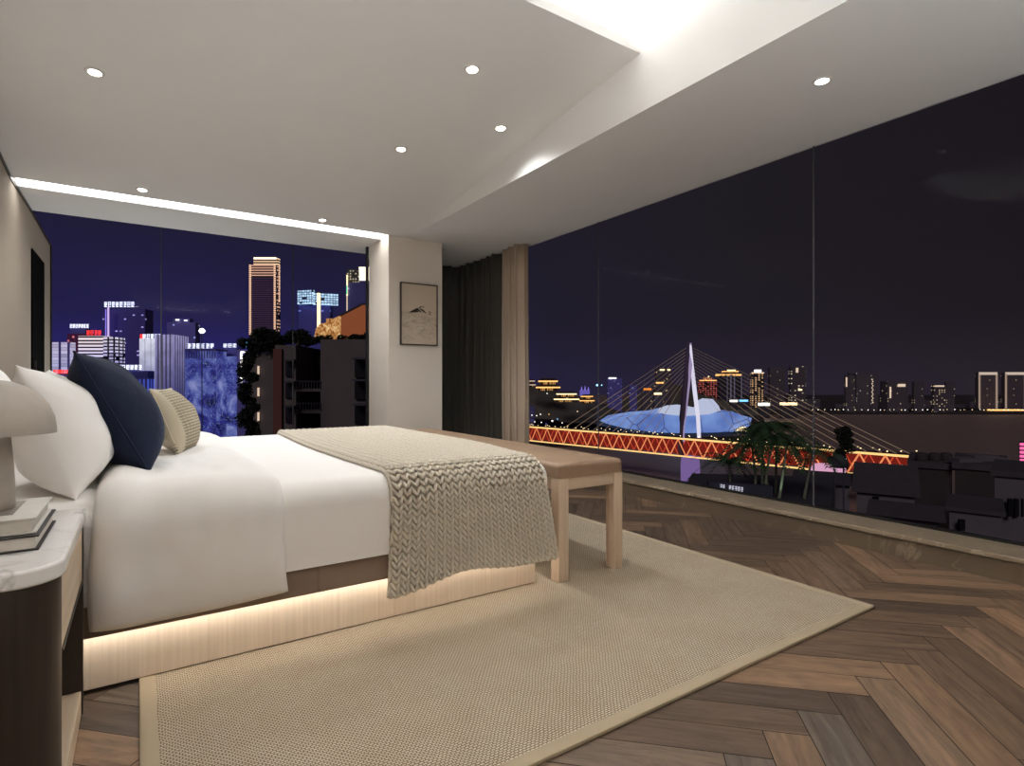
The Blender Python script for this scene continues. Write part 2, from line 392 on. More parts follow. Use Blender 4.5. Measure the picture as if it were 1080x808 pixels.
# ------------------------------------------------------------------ lights of the room and added fill lamps
def downlight(x, y, z, label, power, tilt=0, grp='recessed ceiling downlights'):
    t = thing('ceiling_downlight', (x, y, z), label, 'downlight', grp)
    rot = Matrix.Rotation(tilt, 4, 'X')
    def put(mb):
        mb.v = [tuple(rot @ Vector(p) + Vector((x, y, z))) for p in mb.v]; return mb
    put(MB().lathe([(.031, -.001), (.033, -.006), (.043, -.006), (.046, 0), (.046, .02), (.031, .02)], n=32, cap=False)).build('trim_ring', M['ring'], t, True)
    put(MB().lathe([(.0005, -.0035), (.030, -.0035), (.030, .01), (.0005, .01)], n=32)).build('lens', M['bulb'], t, True)
    l = bpy.data.lights.new('downlight_beam', 'SPOT'); l.energy = power; l.color = (.965, .99, 1.0); l.spot_size = math.radians(144); l.spot_blend = .9; l.shadow_soft_size = .03
    o = bpy.data.objects.new('downlight_beam', l); COL.objects.link(o); o.location = (x, y, z - .03); attach(o, t)
tl = math.atan(SL)
SP = 60
for x, y, lab in ((-.202, 3.794, 'round downlight in the ceiling nearest the beige wall'), (1.583, 2.791, 'bright round downlight between the tray recess and the bed'),
                  (2.061, 3.24, 'round downlight closest to the dropped beam'), (1.572, 3.81, 'round downlight over the middle of the bed, near the art column'),
                  (.019, 5.331, 'small downlight by the light slot, wall end'), (1.432, 5.37, 'small downlight by the light slot, column end')):
    downlight(x, y, zc(y), lab, (SP * .45 if x > 2 else SP) if y < 5 else SP * .5, -tl)
downlight(2.853, 1.48, 2.438, 'single round downlight in the underside of the dropped beam', SP * .5)
sl1 = MB().box(X0 + .01, 2.125, YC + .012, 5.695, 2.480, 2.495).build('light_slot', M['ledslot']); tag(sl1, 'long bright linear light slot across the ceiling before the far window', 'strip light')
cv = thing('cove_light', (1.1, 1.0, ZT + .06), 'hidden bright strip light along the ledge of the ceiling tray', 'strip light')
MB().box(TX0 - .1, XB - .04, YT + .05, YT + .10, ZT + .056, ZT + .068).build('led_strip', M['ledcove'], cv)
MB().box(TX0 - .10, TX0 - .05, TY0, YT + .03, ZT + .056, ZT + .068).build('led_strip', M['ledcove'], cv)
MB().box(TX0 - .04, XB - .04, TY0 - .10, TY0 - .05, ZT + .056, ZT + .068).build('led_strip', M['ledcove'], cv)

def uplight(x, y, label, power):  # unseen fill lamps, added to brighten the ceiling
    t = thing('fill_uplight', (x, y, 0), label, 'lamp', 'added fill uplights')
    c = (x, y, .001)
    MB().lathe([(.075, 0), (.08, .004), (.08, .20), (.072, .20), (.072, .12), (.001, .12)], c, 28).build('lamp_can', M['shadowgap'], t, True)
    MB().lathe([(.001, .14), (.070, .14), (.070, .15), (.001, .152)], c, 28).build('lens', M['ring'], t, True)
    l = bpy.data.lights.new('uplight_beam', 'SPOT'); l.energy = power; l.color = (.95, .985, 1.0); l.spot_size = math.radians(168); l.spot_blend = 1.0; l.shadow_soft_size = .05
    o = bpy.data.objects.new('uplight_beam', l); COL.objects.link(o); o.location = (x, y, .23); o.rotation_euler = (PI, 0, 0); attach(o, t)
UPW = 158
uplight(-.45, -.35, 'added fill uplight by the beige wall behind the viewpoint', UPW)
uplight(1.3, -1.0, 'added fill uplight in the middle of the rear floor', UPW)
uplight(2.95, -.6, 'added fill uplight beside the marble sill behind the viewpoint', UPW * .1)
uplight(.1, 7.0, 'added fill uplight by the beige wall beyond the bed', UPW * .46)
uplight(2.85, 4.45, 'added fill uplight between the bench and the dark curtain', UPW * .07)

city_fill_sun = bpy.data.lights.new('city_fill_sun', 'SUN'); city_fill_sun.energy = .62; city_fill_sun.color = (1, .9, .92); city_fill_sun.angle = .3  # added sun lamp that lifts the dark rooftops and towers outside
mo = bpy.data.objects.new('city_fill_sun', city_fill_sun); COL.objects.link(mo); mo.rotation_euler = Vector((.75, .55, -.62)).to_track_quat('-Z', 'Y').to_euler(); mo.location = (-40, -40, 60)

# ------------------------------------------------------------------ rug
RX0, RX1, RY0, RY1, RZ = 0.0, 2.50, 1.085, 5.0, .011
rg = tag(MB().box(RX0 + .04, RX1 - .04, RY0 + .04, RY1 - .04, .0008, RZ).build('jute_rug', M['rug']), 'large woven beige jute rug partly under the bed', 'rug')
def strip(*a): return MB().box(*a, .004).build('rug_binding', M['binding'], rg, True)
strip(RX0, RX0 + .042, RY0, RY1, .0008, RZ + .002); strip(RX1 - .042, RX1, RY0, RY1, .0008, RZ + .002)
strip(RX0 + .042, RX1 - .042, RY0, RY0 + .042, .0008, RZ + .002); strip(RX0 + .042, RX1 - .042, RY1 - .042, RY1, .0008, RZ + .002)

# ------------------------------------------------------------------ bed
BY0, BY1, BX1 = 1.985, 4.08, 1.55
bed = thing('bed', (.4, 3.03, .0), 'wide platform bed with white mattress and glowing pale plinth', 'bed')
MB().box(X0 + .002, 1.50, 2.065, 4.00, .0145, .188, .002).build('plinth', M['plinth'], bed)
MB().box(X0 + .002, 1.46, 2.10, 3.97, .001, .0145).build('foot', M['black'], bed)
rb = MB()
for a, b in ((X0 + .002, -.62), (-.617, .518), (.521, BX1 - .015)): rb.box(a, b, 2.005, 4.06, .186, .289, .006)
rb.box(X0 + .003, BX1 - .018, 2.010, 4.055, .1865, .2885)
rb.build('bed_rail', M['rail'], bed, True)
MB().box(X0 + .02, 1.52, 2.024, 2.044, .1832, .1858).box(1.506, 1.520, 2.045, 4.02, .1832, .1858).build('led_strip', M['led'], bed)
def mattress():
    b = bmesh.new(); bmesh.ops.create_cube(b, size=1)
    for v in b.verts: v.co = Vector((X0 + .01 + (v.co.x + .5) * (BX1 - X0 - .01), BY0 + (v.co.y + .5) * (BY1 - BY0), .285 + (v.co.z + .5) * .29))
    top = [e for e in b.edges if all(v.co.z > .5 for v in e.verts)]; ver = [e for e in b.edges if abs(e.verts[0].co.z - e.verts[1].co.z) > .1]
    bmesh.ops.bevel(b, geom=top + ver, offset=.085, segments=8, affect='EDGES', profile=.5)
    return MB().bm(b)
mattress().build('mattress', M['linen'], bed, True)
def drape(off, zlow0, zlow1, n_side=14, n_arc=10, n_top=50, R=.085):
    """points (y, z, arc length, normal) over the bed from the near hem to the far hem, off metres above the cover"""
    P = []; r = R + off; yn, yf, zt = BY0 - off, BY1 + off, .575 + off
    for i in range(n_side): P.append((yn, zlow0 + (zt - r - zlow0) * i / n_side, -1, 0))
    for i in range(n_arc): a = PI / 2 * i / n_arc; P.append((yn + r - r * math.cos(a), zt - r + r * math.sin(a), -math.cos(a), math.sin(a)))
    for i in range(n_top): P.append((yn + r + (yf - yn - 2 * r) * i / n_top, zt, 0, 1))
    for i in range(n_arc): a = PI / 2 * i / n_arc; P.append((yf - r + r * math.sin(a), zt - r + r * math.cos(a), math.sin(a), math.cos(a)))
    for i in range(n_side + 1): P.append((yf, zt - r + (zlow1 - zt + r) * i / n_side, 1, 0))
    return P
def duvet():
    x0, x1 = -.115, .395; nu = 40
    base = drape(.003, .222, .24)
    rows_t = []; rows_b = []
    nv = len(base)
    for j, (y, z, ny, nz) in enumerate(base):
        rt = []; rbm = []
        hem = min(1, (min(j, nv - 1 - j) / 5) ** .5)
        side = max(0, (.56 - z) / .35)
        for i in range(nu + 1):
            u = i / nu
            x = x0 + (x1 - x0) * u
            e = max(0, 1 - abs(2 * u - 1) ** 6) ** .5
            roll = .022 * math.exp(-((x - x0 - .05) / .06) ** 2)
            th = (.012 + (.030 + roll) * e) * (.25 + .75 * hem)
            wr = .010 * noise.noise(Vector((x * 5, y * 2.2 + 3, z * 3))) + .005 * noise.noise(Vector((x * 14, y * 6, z * 9)))
            xx = x + side * (.012 * math.sin(z * 9 + 1) + .02 * (u - .5)) + .006 * math.sin(y * 4)
            fl = -.010 * side * math.sin(u * 7 + 1.0) if ny < 0 else 0
            push = max(0, side) * .012
            zz = z - (side * (.010 * math.sin(u * PI) - .006 * u) if ny < 0 else 0)
            rt.append((xx, y + ny * (th + wr + push) + fl * .6, zz + nz * (th + wr)))
            rbm.append((xx, y + ny * .001 * (1 if nz else 1) + fl * .3, zz + nz * .001))
        rows_t.append(rt); rows_b.append(rbm)
    mb = MB(); rows = [t + b[::-1] for t, b in zip(rows_t, rows_b)]
    mb.grid(rows, closed_u=True)
    for rr in (0, len(rows) - 1):
        n = nu + 1; o = rr * 2 * n
        for i in range(nu): mb.f.append((o + i, o + i + 1, o + 2 * n - 2 - i, o + 2 * n - 1 - i)); mb.uv.append(None)
    return mb.build('duvet', M['linen'], None, 'all')
tag(duvet(), 'thick white folded duvet hanging over the near side of the bed', 'duvet')

# chunky knit throw: V stitches in braided columns along the drape
def throw():
    t = thing('knit_throw', (1.16, 3.0, .58), 'chunky beige hand-knit throw draped over the foot of the bed', 'blanket')
    x0, x1 = .775, 1.535
    P = drape(.004, .155, .25, 30, 20, 90, .085)
    S = [0]
    for a, b in zip(P, P[1:]): S.append(S[-1] + math.hypot(b[0] - a[0], b[1] - a[1]))
    def at(s):
        s = min(max(s, 0), S[-1] - 1e-6); lo = 0
        import bisect
        i = max(0, min(len(S) - 2, bisect.bisect_right(S, s) - 1)); f = (s - S[i]) / (S[i + 1] - S[i])
        y = P[i][0] + (P[i + 1][0] - P[i][0]) * f; z = P[i][1] + (P[i + 1][1] - P[i][1]) * f
        n = Vector((0, P[i][2] + (P[i + 1][2] - P[i][2]) * f, P[i][3] + (P[i + 1][3] - P[i][3]) * f)).normalized()
        return Vector((0, y, z)), n, Vector((0, n.z, -n.y))
    def ext(x):     # how far the near hem hangs below the base path, along x
        u = (x - x0) / (x1 - x0)
        return -.028 * math.exp(-((u - .02) / .18) ** 2) + .026 * math.exp(-((u - .42) / .2) ** 2) - .012 * u
    def xs(x, s):   # edges wander a little
        u = (x - x0) / (x1 - x0)
        return x - u * u * .075 * math.exp(-((s - .50) / .34) ** 2) + .028 * math.exp(-s / .25) * (u - .2) + .012 * math.sin(s * 3.2) * (1 - u) - .02 * (1 - u) * min(1, max(0, (s - .3) / .5)) * math.exp(-s / 1.5)
    rows = []
    ns = 120
    for i in range(ns + 1):
        s = S[-1] * i / ns; r = []
        for k in range(41):
            x = x0 + .008 + (x1 - x0 - .016) * k / 40
            e = ext(x) * max(0, 1 - s / .4)
            p, n, d = at(s); p = p + n * (.002 + .004 * math.sin(x * 22) * max(0, 1 - s / .5)) + Vector((xs(x, s), 0, e)); r.append(p)
        rows.append(r)
    bot = [[p - at(S[-1] * i / ns)[1] * .003 for p in r] for i, r in enumerate(rows)]
    mb = MB(); mb.grid([a + b[::-1] for a, b in zip(rows, bot)], closed_u=True)
    mb.build('backing', M['yarn'], t, 'all')
    cw, pitch = .0362, .0245
    nc = round((x1 - x0) / cw); cw = (x1 - x0) / nc
    mb = MB(); rings, seg = 5, 7
    rnd = random.Random(5)
    # one leaf template in (across, along, out)
    tv = [(0, -1, 0)]
    for i in range(1, rings):
        a = -PI / 2 + PI * i / rings
        for k in range(seg): b = 2 * PI * k / seg; tv.append((math.cos(a) * math.cos(b), math.sin(a), math.cos(a) * math.sin(b)))
    tv.append((0, 1, 0)); tf = []
    for k in range(seg): tf.append((0, 1 + (k + 1) % seg, 1 + k))
    for i in range(rings - 2):
        for k in range(seg): tf.append((1 + i * seg + k, 1 + i * seg + (k + 1) % seg, 1 + (i + 1) * seg + (k + 1) % seg, 1 + (i + 1) * seg + k))
    for k in range(seg): tf.append((1 + (rings - 2) * seg + k, 1 + (rings - 2) * seg + (k + 1) % seg, len(tv) - 1))
    nst = int((S[-1] - .02) / pitch)
    V = mb.v; Fc = mb.f
    for c in range(nc):
        xc = x0 + (c + .5) * cw
        for j in range(nst):
            s = .012 + j * pitch
            if s > S[-1] - .02: break
            p, n, d = at(s); e = ext(xc) * max(0, 1 - s / .4)
            rip = .004 * math.sin(xc * 22) * max(0, 1 - s / .5)
            base = p + n * (.0165 + rip) + Vector((xs(xc, s), 0, e))
            for sg in (-1, 1):
                L = .0205 * rnd.uniform(.92, 1.1); wdt = .0080 * rnd.uniform(.92, 1.1); ang = .50 + rnd.uniform(-.08, .08)
                ca, sa = math.cos(ang), math.sin(ang) * sg
                oc = Vector((sg * cw * .255, 0, 0)); o = len(V)
                lift = rnd.uniform(-.001, .0015)
                for a, b, q in tv:
                    # along grows toward the far hem; leaf leans outward
                    al, ac = b * L, a * wdt
                    across = ac * ca + al * sa; along = al * ca - ac * sa
                    v = base + oc + Vector((across, 0, 0)) + d * along + n * (q * .0098 + lift - .0045 * b)
                    V.append((v.x, v.y, v.z))
                for f in tf: Fc.append(tuple(o + i for i in f)); mb.uv.append(None)
    ob = mb.build('knit_stitches', M['yarn'], t, 'all')
    # thick rolled border along both long edges and the hems
    bd = MB()
    for x in (x0 - .002, x1 + .002):
        pts = []
        for i in range(140):
            s = S[-1] * i / 139; p, n, d = at(s); e = ext(x) * max(0, 1 - s / .4)
            pts.append(p + n * (.006 + .0016 * math.sin(i * 2.1)) + Vector((xs(x, s), 0, e)))
        bd.tube(pts, [.0085 + .0016 * math.sin(i * 2.1) for i in range(140)], 7)
    for s in (0.002,):
        pts = []
        for i in range(60):
            x = x0 + (x1 - x0) * i / 59; p, n, d = at(s); pts.append(p + n * .007 + Vector((xs(x, s), 0, ext(x))) + Vector((0, 0, .002 * math.sin(i * 2.4))))
        bd.tube(pts, .0095, 7)
    bd.build('border', M['yarn'], t, 'all')
throw()

# ------------------------------------------------------------------ pillows and cushions
def cushion_mesh(w, h, th, pinch=.07, n=26, seed=0, p=2.4, sag=0.0, wr=.006):
    rows = []
    def P(u, v, sgn):
        x = w / 2 * u * (1 - pinch * (1 - v * v) * abs(u) ** 2); y = h / 2 * v * (1 - pinch * (1 - u * u) * abs(v) ** 2)
        t = max(0, 1 - abs(u) ** p) ** .62 * max(0, 1 - abs(v) ** p) ** .62
        bl = 1 + sag * (-v)
        nz = noise.noise(Vector((u * 2.3 + seed, v * 2.3, sgn * 3.1 + seed))) * wr * 2 * (1 - (max(abs(u), abs(v))) ** 6)
        # folds running out from the corners
        k = abs(abs(u) - abs(v)); fold = .35 * wr * math.sin(k * 20 + seed) * (u * u * v * v) * 4 * t
        return (x, y, sgn * (th / 2 * t * bl) + nz * t + fold + .0015 * sgn)
    pu = [-math.cos(PI * i / n) for i in range(n + 1)]
    mb = MB()
    f = [[P(u, v, 1) for u in pu] for v in pu]; b = [[P(u, v, -1) for u in pu] for v in pu]
    mb.grid(f); mb.grid(b)
    # rim
    def rim(pts_f, pts_b):
        mb.grid([pts_f, pts_b])
    rim(f[0], b[0]); rim(f[-1], b[-1]); rim([r[0] for r in f], [r[0] for r in b]); rim([r[-1] for r in f], [r[-1] for r in b])
    return mb
def frame(bot, wd, up):
    """matrix: local x along the cushion's width, y up its height, z out of its front; bot is the middle of its bottom edge"""
    wd = Vector(wd).normalized(); up = Vector(up).normalized(); nz = wd.cross(up).normalized(); up = nz.cross(wd)
    m = Matrix(((wd.x, up.x, nz.x), (wd.y, up.y, nz.y), (wd.z, up.z, nz.z))).to_4x4(); m.translation = Vector(bot); return m
def place(o, bot, wd, up, h):
    o.matrix_world = frame(bot, wd, up) @ Matrix.Translation((0, h / 2, 0))
def weld(o):
    b = bmesh.new(); b.from_mesh(o.data); bmesh.ops.remove_doubles(b, verts=b.verts[:], dist=.0004); bmesh.ops.recalc_face_normals(b, faces=b.faces[:]); b.to_mesh(o.data); b.free()
def pillow(bot, up, w, h, th, label, seed, group='white bed pillows', wd=(0, 1, 0), name='pillow', mat='pillow', cat='pillow', pinch=.07, sag=.15, wr=.012, p=2.6):
    o = cushion_mesh(w, h, th, pinch, 28, seed, p, sag, wr).build(name, M[mat], None, 'all', sub=1); weld(o)
    place(o, bot, wd, up, h); tag(o, label, cat, group); return o
pillow((-.155, 2.42, .577), (-.32, 0, .95), .70, .415, .25, 'large white pillow right behind the blue cushion, nearest the mushroom lamp', 1, sag=.3, pinch=.09)
pillow((-.17, 3.20, .577), (-.30, 0, .95), .70, .40, .25, 'white pillow at the window side, in front of its twin', 2, sag=.3, pinch=.09)
pillow((-.46, 2.46, .577), (-.26, 0, .96), .70, .46, .20, 'white pillow against the wall on the lamp side', 3, pinch=.09)
pillow((-.48, 3.26, .577), (-.26, 0, .96), .70, .46, .20, 'white pillow against the wall on the window side', 4, pinch=.09)
bl = pillow((.03, 2.56, .606), (-.195, 0, .39), .48, .465, .25, 'dark blue velvet cushion leaning on the white pillows', 5, None, (0, 1, 0), 'blue_cushion', 'velvet', 'cushion', .05, .12, .008, 2.2)
def piping(w, h, pinch, mat, parent, r=.004, name='piping'):
    pts = []
    for a, b in (((-1, -1), (1, -1)), ((1, -1), (1, 1)), ((1, 1), (-1, 1)), ((-1, 1), (-1, -1))):
        for i in range(24):
            f = i / 24; f = .5 - .5 * math.cos(PI * f); u = a[0] + (b[0] - a[0]) * f; v = a[1] + (b[1] - a[1]) * f
            pts.append((w / 2 * u * (1 - pinch * (1 - v * v) * abs(u) ** 2) * 1.003, h / 2 * v * (1 - pinch * (1 - u * u) * abs(v) ** 2) * 1.003, 0))
    o = MB().tube(pts + [pts[0]], r, 8).build(name, mat, None, 'all'); o.parent = parent; return o
pb = piping(.48, .465, .05, M['velvet'], bl)
sc_ = thing('beige_cushion', (.2, 2.98, .608), 'small beige ribbed lumbar cushion beside the blue cushion', 'cushion')
def lumbar():
    w, h, th = .34, .30, .17
    o = cushion_mesh(w, h, th, .05, 24, 9, 2.3, .1, .006).build('cushion_body', M['ribbed'], None, 'all', sub=1); weld(o)
    m = frame((.185, 2.96, .612), (.26, .96, 0), (-.30, .05, .80)) @ Matrix.Translation((0, h / 2, 0))
    o.matrix_world = m; o.data.materials.append(M['beige_cloth'])
    for p in o.data.polygons:
        if p.center.z < .004 or abs(p.center.x) > w * .40: p.material_index = 1
    o.parent = sc_; o.matrix_parent_inverse = Matrix.Translation(-Vector(sc_.location))
    f = piping(w, h, .05, M['beige_cloth'], sc_, .004); f.matrix_world = m; f.matrix_parent_inverse = Matrix.Translation(-Vector(sc_.location))
    # square corner tab standing out at the near lower corner
    fl = MB().box(-w / 2 - .014, -w / 2 + .075, -h / 2 - .012, -h / 2 + .052, -.006, .006, .003).build('corner_tab', M['ribbed'], None, True); fl.matrix_world = m
    fl.parent = sc_; fl.matrix_parent_inverse = Matrix.Translation(-Vector(sc_.location))
lumbar()

# ------------------------------------------------------------------ bench
bn = thing('bench', (1.785, 3.1, RZ), 'long bench with tan leather seat and bleached oak legs at the foot of the bed', 'bench')
bx0, bx1, by0, by1 = 1.585, 1.985, 2.0, 4.2
def bench_seat():
    b = bmesh.new(); bmesh.ops.create_cube(b, size=1)
    for v in b.verts: v.co = Vector((bx0 - .003 + (v.co.x + .5) * (bx1 - bx0 + .006), by0 - .003 + (v.co.y + .5) * (by1 - by0 + .006), .484 + (v.co.z + .5) * .066))
    bmesh.ops.bevel(b, geom=[e for e in b.edges if all(v.co.z > .51 for v in e.verts)] + [e for e in b.edges if abs(e.verts[0].co.z - e.verts[1].co.z) > .03], offset=.022, segments=5, affect='EDGES', profile=.5)
    bmesh.ops.subdivide_edges(b, edges=[e for e in b.edges if e.calc_length() > .25], cuts=10, use_grid_fill=True)
    for v in b.verts:
        if v.co.z > .54:
            u = (v.co.x - bx0) / (bx1 - bx0) * 2 - 1; w = (v.co.y - by0) / (by1 - by0) * 2 - 1
            v.co.z += .012 * max(0, 1 - u * u) * max(0, 1 - w ** 8)
    return MB().bm(b)
bench_seat().build('seat', M['leather'], bn, True)
LG = .058
for x in (bx0, bx1 - LG):
    for y in (by0, by1 - LG): MB().box(x, x + LG, y, y + LG, RZ + .0005, .4835, .003).build('leg', M['oak'], bn, True)
for y in (by0 + .002, by1 - LG + .002): MB().box(bx0 + LG, bx1 - LG, y, y + LG - .004, .428, .483, .002).build('apron', M['oakh'], bn)
for x in (bx0 + .002, bx1 - LG + .002): MB().box(x, x + LG - .004, by0 + LG, by1 - LG, .428, .483, .002).build('apron', M['oakh'], bn)

# ------------------------------------------------------------------ nightstand, books, lamp
ns = thing('nightstand', (-.46, 1.65, 0), 'dark wood nightstand with rounded corner and white marble top beside the bed', 'nightstand')
NF, NY0, NY1, NZ = -.130, 1.375, 1.972, .535
def arc(cx, cy, r, a0, a1, n=10): return [(cx + r * math.cos(a0 + (a1 - a0) * i / n), cy + r * math.sin(a0 + (a1 - a0) * i / n)) for i in range(n + 1)]
r = .065
MB().prism([(X0 + .004, NY0)] + arc(NF - r, NY0 + r, r, -PI / 2, 0) + [(NF - .02, NY0 + r)] + arc(NF - r, NY0 + r, r - .02, 0, -PI / 2) + [(X0 + .004, NY0 + .02)], 0.001, NZ).build('side_panel', M['bronze'], ns, True)
MB().box(X0 + .004, NF, NY1 - .02, NY1, .001, NZ, .002).build('side_panel', M['bronze'], ns)
MB().box(X0 + .004, X0 + .02, NY0 + .021, NY1 - .021, .001, NZ).build('back_panel', M['bronze'], ns)
MB().box(X0 + .021, NF - .004, NY0 + r + .001, NY1 - .021, .001, .068, .002).build('base_board', M['drawer'], ns)
dr = MB().box(X0 + .03, NF - .002, NY0 + r + .002, NY1 - .021, .375, NZ - .002, .003).build('drawer', M['drawer'], ns)
MB().box(NF - .0015, NF + .002, NY0 + r + .01, NY1 - .03, .375, .381, .001).build('drawer_pull', M['bronze'], dr)
r = .075
tp = MB(); pts = [(X0 + .003, NY0 - .006)] + arc(NF + .006 - r, NY0 - .006 + r, r, -PI / 2, 0) + [(NF + .006, NY1 + .003), (X0 + .003, NY1 + .003)]
tp.prism(pts, NZ + .0005, .57)
top = tp.build('marble_top', M['marble_white'], ns, True)
md = top.modifiers.new('edge', 'BEVEL'); md.width = .006; md.segments = 3; md.limit_method = 'ANGLE'
def book(x0, x1, y0, y1, z0, z1, label, cover, picture=False):
    b = thing('book', ((x0 + x1) / 2, (y0 + y1) / 2, z0), label, 'book', None)
    t = .0035
    MB().box(x0, x1, y0, y1, z0, z0 + t, .001).box(x0, x1, y0, y1, z1 - t, z1, .001).box(x0, x0 + t, y0, y1, z0 + .0005, z1 - .0005).build('cover', cover, b)
    MB().box(x0 + t, x1 - .007, y0 + .007, y1 - .007, z0 + t, z1 - t).build('pages', M['page'], b)
    if picture: MB().box(x0 + .03, x1 - .045, y0 + .055, y1 - .03, z1, z1 + .0006).build('cover_photo', M['photo'], b)
book(-.56, -.175, 1.525, 1.815, .5705, .602, 'black covered book lying on the marble, below the white one', M['bookblack'])
book(-.55, -.182, 1.545, 1.805, .6025, .636, 'white covered book with a grey photo, on top of the black book', M['bookwhite'], True)
lp = thing('table_lamp', (-.275, 1.69, .637), 'beige mushroom table lamp with domed shade standing on the books', 'lamp')
lc = (-.275, 1.69, .637)
MB().lathe([(.0005, 0), (.038, 0), (.040, .004), (.0395, .05), (.037, .10), (.034, .135), (.032, .16), (.034, .185), (.0005, .187)], lc, 40).build('lamp_base', M['lamp'], lp, True)
dome = [(.110, .168), (.1135, .168), (.1135, .178), (.110, .205), (.100, .232), (.083, .256), (.06, .275), (.034, .286), (.012, .2895), (.0005, .290)]
inner = [(.0005, .284), (.03, .281), (.058, .270), (.08, .251), (.096, .228), (.106, .203), (.110, .178), (.110, .168)]
MB().lathe(dome + inner, lc, 48, cap=False).build('lamp_shade', M['lamp'], lp, True)
MB().lathe([(.0005, .289), (.012, .289), (.012, .294), (.0005, .295)], lc, 20).build('lamp_knob', M['lamp'], lp, True)

# ------------------------------------------------------------------ art on the column
ar = thing('framed_picture', (2.463, YC, 1.64), 'framed ink painting of a misty mountain hanging on the column', 'picture')
ax0, ax1, az0, az1 = 2.25, 2.672, 1.318, 1.968
for a in ((ax0, ax1, az0, az0 + .01), (ax0, ax1, az1 - .01, az1), (ax0, ax0 + .01, az0 + .01, az1 - .01), (ax1 - .01, ax1, az0 + .01, az1 - .01)):
    MB().box(a[0], a[1], YC - .032, YC - .001, a[2], a[3], .001).build('frame_bar', M['shadowgap'], ar)
def mat_ink():
    t = NT('ink_paper'); tc = t.n('ShaderNodeTexCoord')
    mp = t.n('ShaderNodeMapping', Scale=(4, 1, 9)); t.l(tc.outputs['Object'], mp.inputs[0])
    nz = t.n('ShaderNodeTexNoise', Scale=1.4, Detail=7, Roughness=.7, Distortion=1.1); t.l(mp.outputs[0], nz.inputs['Vector'])
    sp = t.n('ShaderNodeSeparateXYZ'); t.l(tc.outputs['Object'], sp.inputs[0])
    band = t.math('SUBTRACT', 1.0, t.math('MULTIPLY', t.math('ABSOLUTE', t.math('SUBTRACT', sp.outputs[2], 1.53)), 4.6)); band = t.math('MAXIMUM', band, 0)
    low = t.math('MULTIPLY', t.ramp(nz.outputs[0], [(.47, (0, 0, 0, 1)), (.68, (1, 1, 1, 1))]), band)
    return t.pr(t.mix(t.math('MULTIPLY', low, .75), rgb(196, 180, 160), rgb(96, 84, 74)), .8, spec=.1)
cn = MB().box(ax0 + .01, ax1 - .01, YC - .022, YC - .002, az0 + .01, az1 - .01).build('canvas', mat_ink(), ar)
mk = MB(); rnd = random.Random(4); yy = YC - .0225
def brush(p, q, w): # one ink stroke lying on the paper
    (x0, z0), (x1, z1) = p, q; dx, dz = x1 - x0, z1 - z0; L = math.hypot(dx, dz); nx, nz = -dz / L, dx / L; pts = []
    N = 9
    for i in range(N): f = i / (N - 1); ww = w * math.sin(PI * min(1, f * .9 + .1)) * rnd.uniform(.7, 1.2); pts.append((x0 + dx * f + nx * ww, z0 + dz * f + nz * ww))
    for i in reversed(range(N)): f = i / (N - 1); ww = w * math.sin(PI * min(1, f * .9 + .1)) * rnd.uniform(.5, 1.0); pts.append((x0 + dx * f - nx * ww, z0 + dz * f - nz * ww))
    n = len(pts); mk.add([(x, yy, z) for x, z in pts] + [(x, yy - .0006, z) for x, z in pts], [(i, i + 1, 2 * N - 2 - i, 2 * N - 1 - i) for i in range(N - 1)] + [(n + i, n + 2 * N - 1 - i, n + 2 * N - 2 - i, n + i + 1) for i in range(N - 1)] + [(i, n + i, n + (i + 1) % n, (i + 1) % n) for i in range(n)])
pk = (2.46, 1.715)
for a, b, w in (((2.345, 1.655), pk, .010), ((2.37, 1.66), (2.47, 1.705), .014), (pk, (2.50, 1.735), .006), ((2.50, 1.735), (2.51, 1.715), .007), (pk, (2.545, 1.655), .010), ((2.40, 1.66), (2.48, 1.69), .011),
                ((2.56, 1.66), (2.60, 1.645), .006), ((2.57, 1.68), (2.595, 1.672), .007), ((2.45, 1.70), (2.49, 1.655), .008)): brush(a, b, w)
mk.build('ink_mountain', plain('ink_black', rgb(52, 45, 40), .8), ar)

# ------------------------------------------------------------------ curtains
def curtain(path, z0, z1, amp, wave, mat, name, label):
    """pleated sheet along a polyline of (x, y)"""
    pts = [Vector((p[0], p[1], 0)) for p in path]; seg = []
    tot = sum((b - a).length for a, b in zip(pts, pts[1:])); n = int(tot / wave * 14)
    def at(s):
        for a, b in zip(pts, pts[1:]):
            L = (b - a).length
            if s <= L or b is pts[-1]: return a + (b - a) * (s / L), (b - a).normalized()
            s -= L
    cols = []
    for i in range(n + 1):
        s = tot * i / n; p, d = at(s); nr = Vector((d.y, -d.x, 0)); ph = 2 * PI * s / wave + .7 * math.sin(s * 5)
        cols.append((p, nr, d, ph, s))
    rows = []
    for k in range(15):
        f = k / 14; z = z0 + (z1 - z0) * f; row = []
        for p, nr, d, ph, s in cols:
            a = amp * (.85 + .15 * (1 - f)) * (1 + .3 * math.sin(s * 9 + 1))
            sq = math.sin(ph); sq = math.copysign(abs(sq) ** .9, sq)
            q = p + nr * a * sq + d * amp * .55 * math.sin(2 * ph) + nr * .008 * math.sin(f * 4 + s * 6) * (1 - f)
            row.append((q.x, q.y, z))
        rows.append(row)
    o = MB().grid(rows).build(name, mat, None, 'all', solid=.004); return tag(o, label, 'curtain')
curtain([(3.47, 4.97), (3.47, 5.46)], .13, 2.433, .058, .145, M['curt_beige'], 'beige_curtain', 'beige pleated curtain gathered at the end of the right window')
curtain([(3.50, 5.49), (3.50, 6.50), (2.78, 6.50)], .13, 2.433, .058, .150, M['curt_dark'], 'dark_curtain', 'nearly black pleated blackout curtain in the corner by the column')

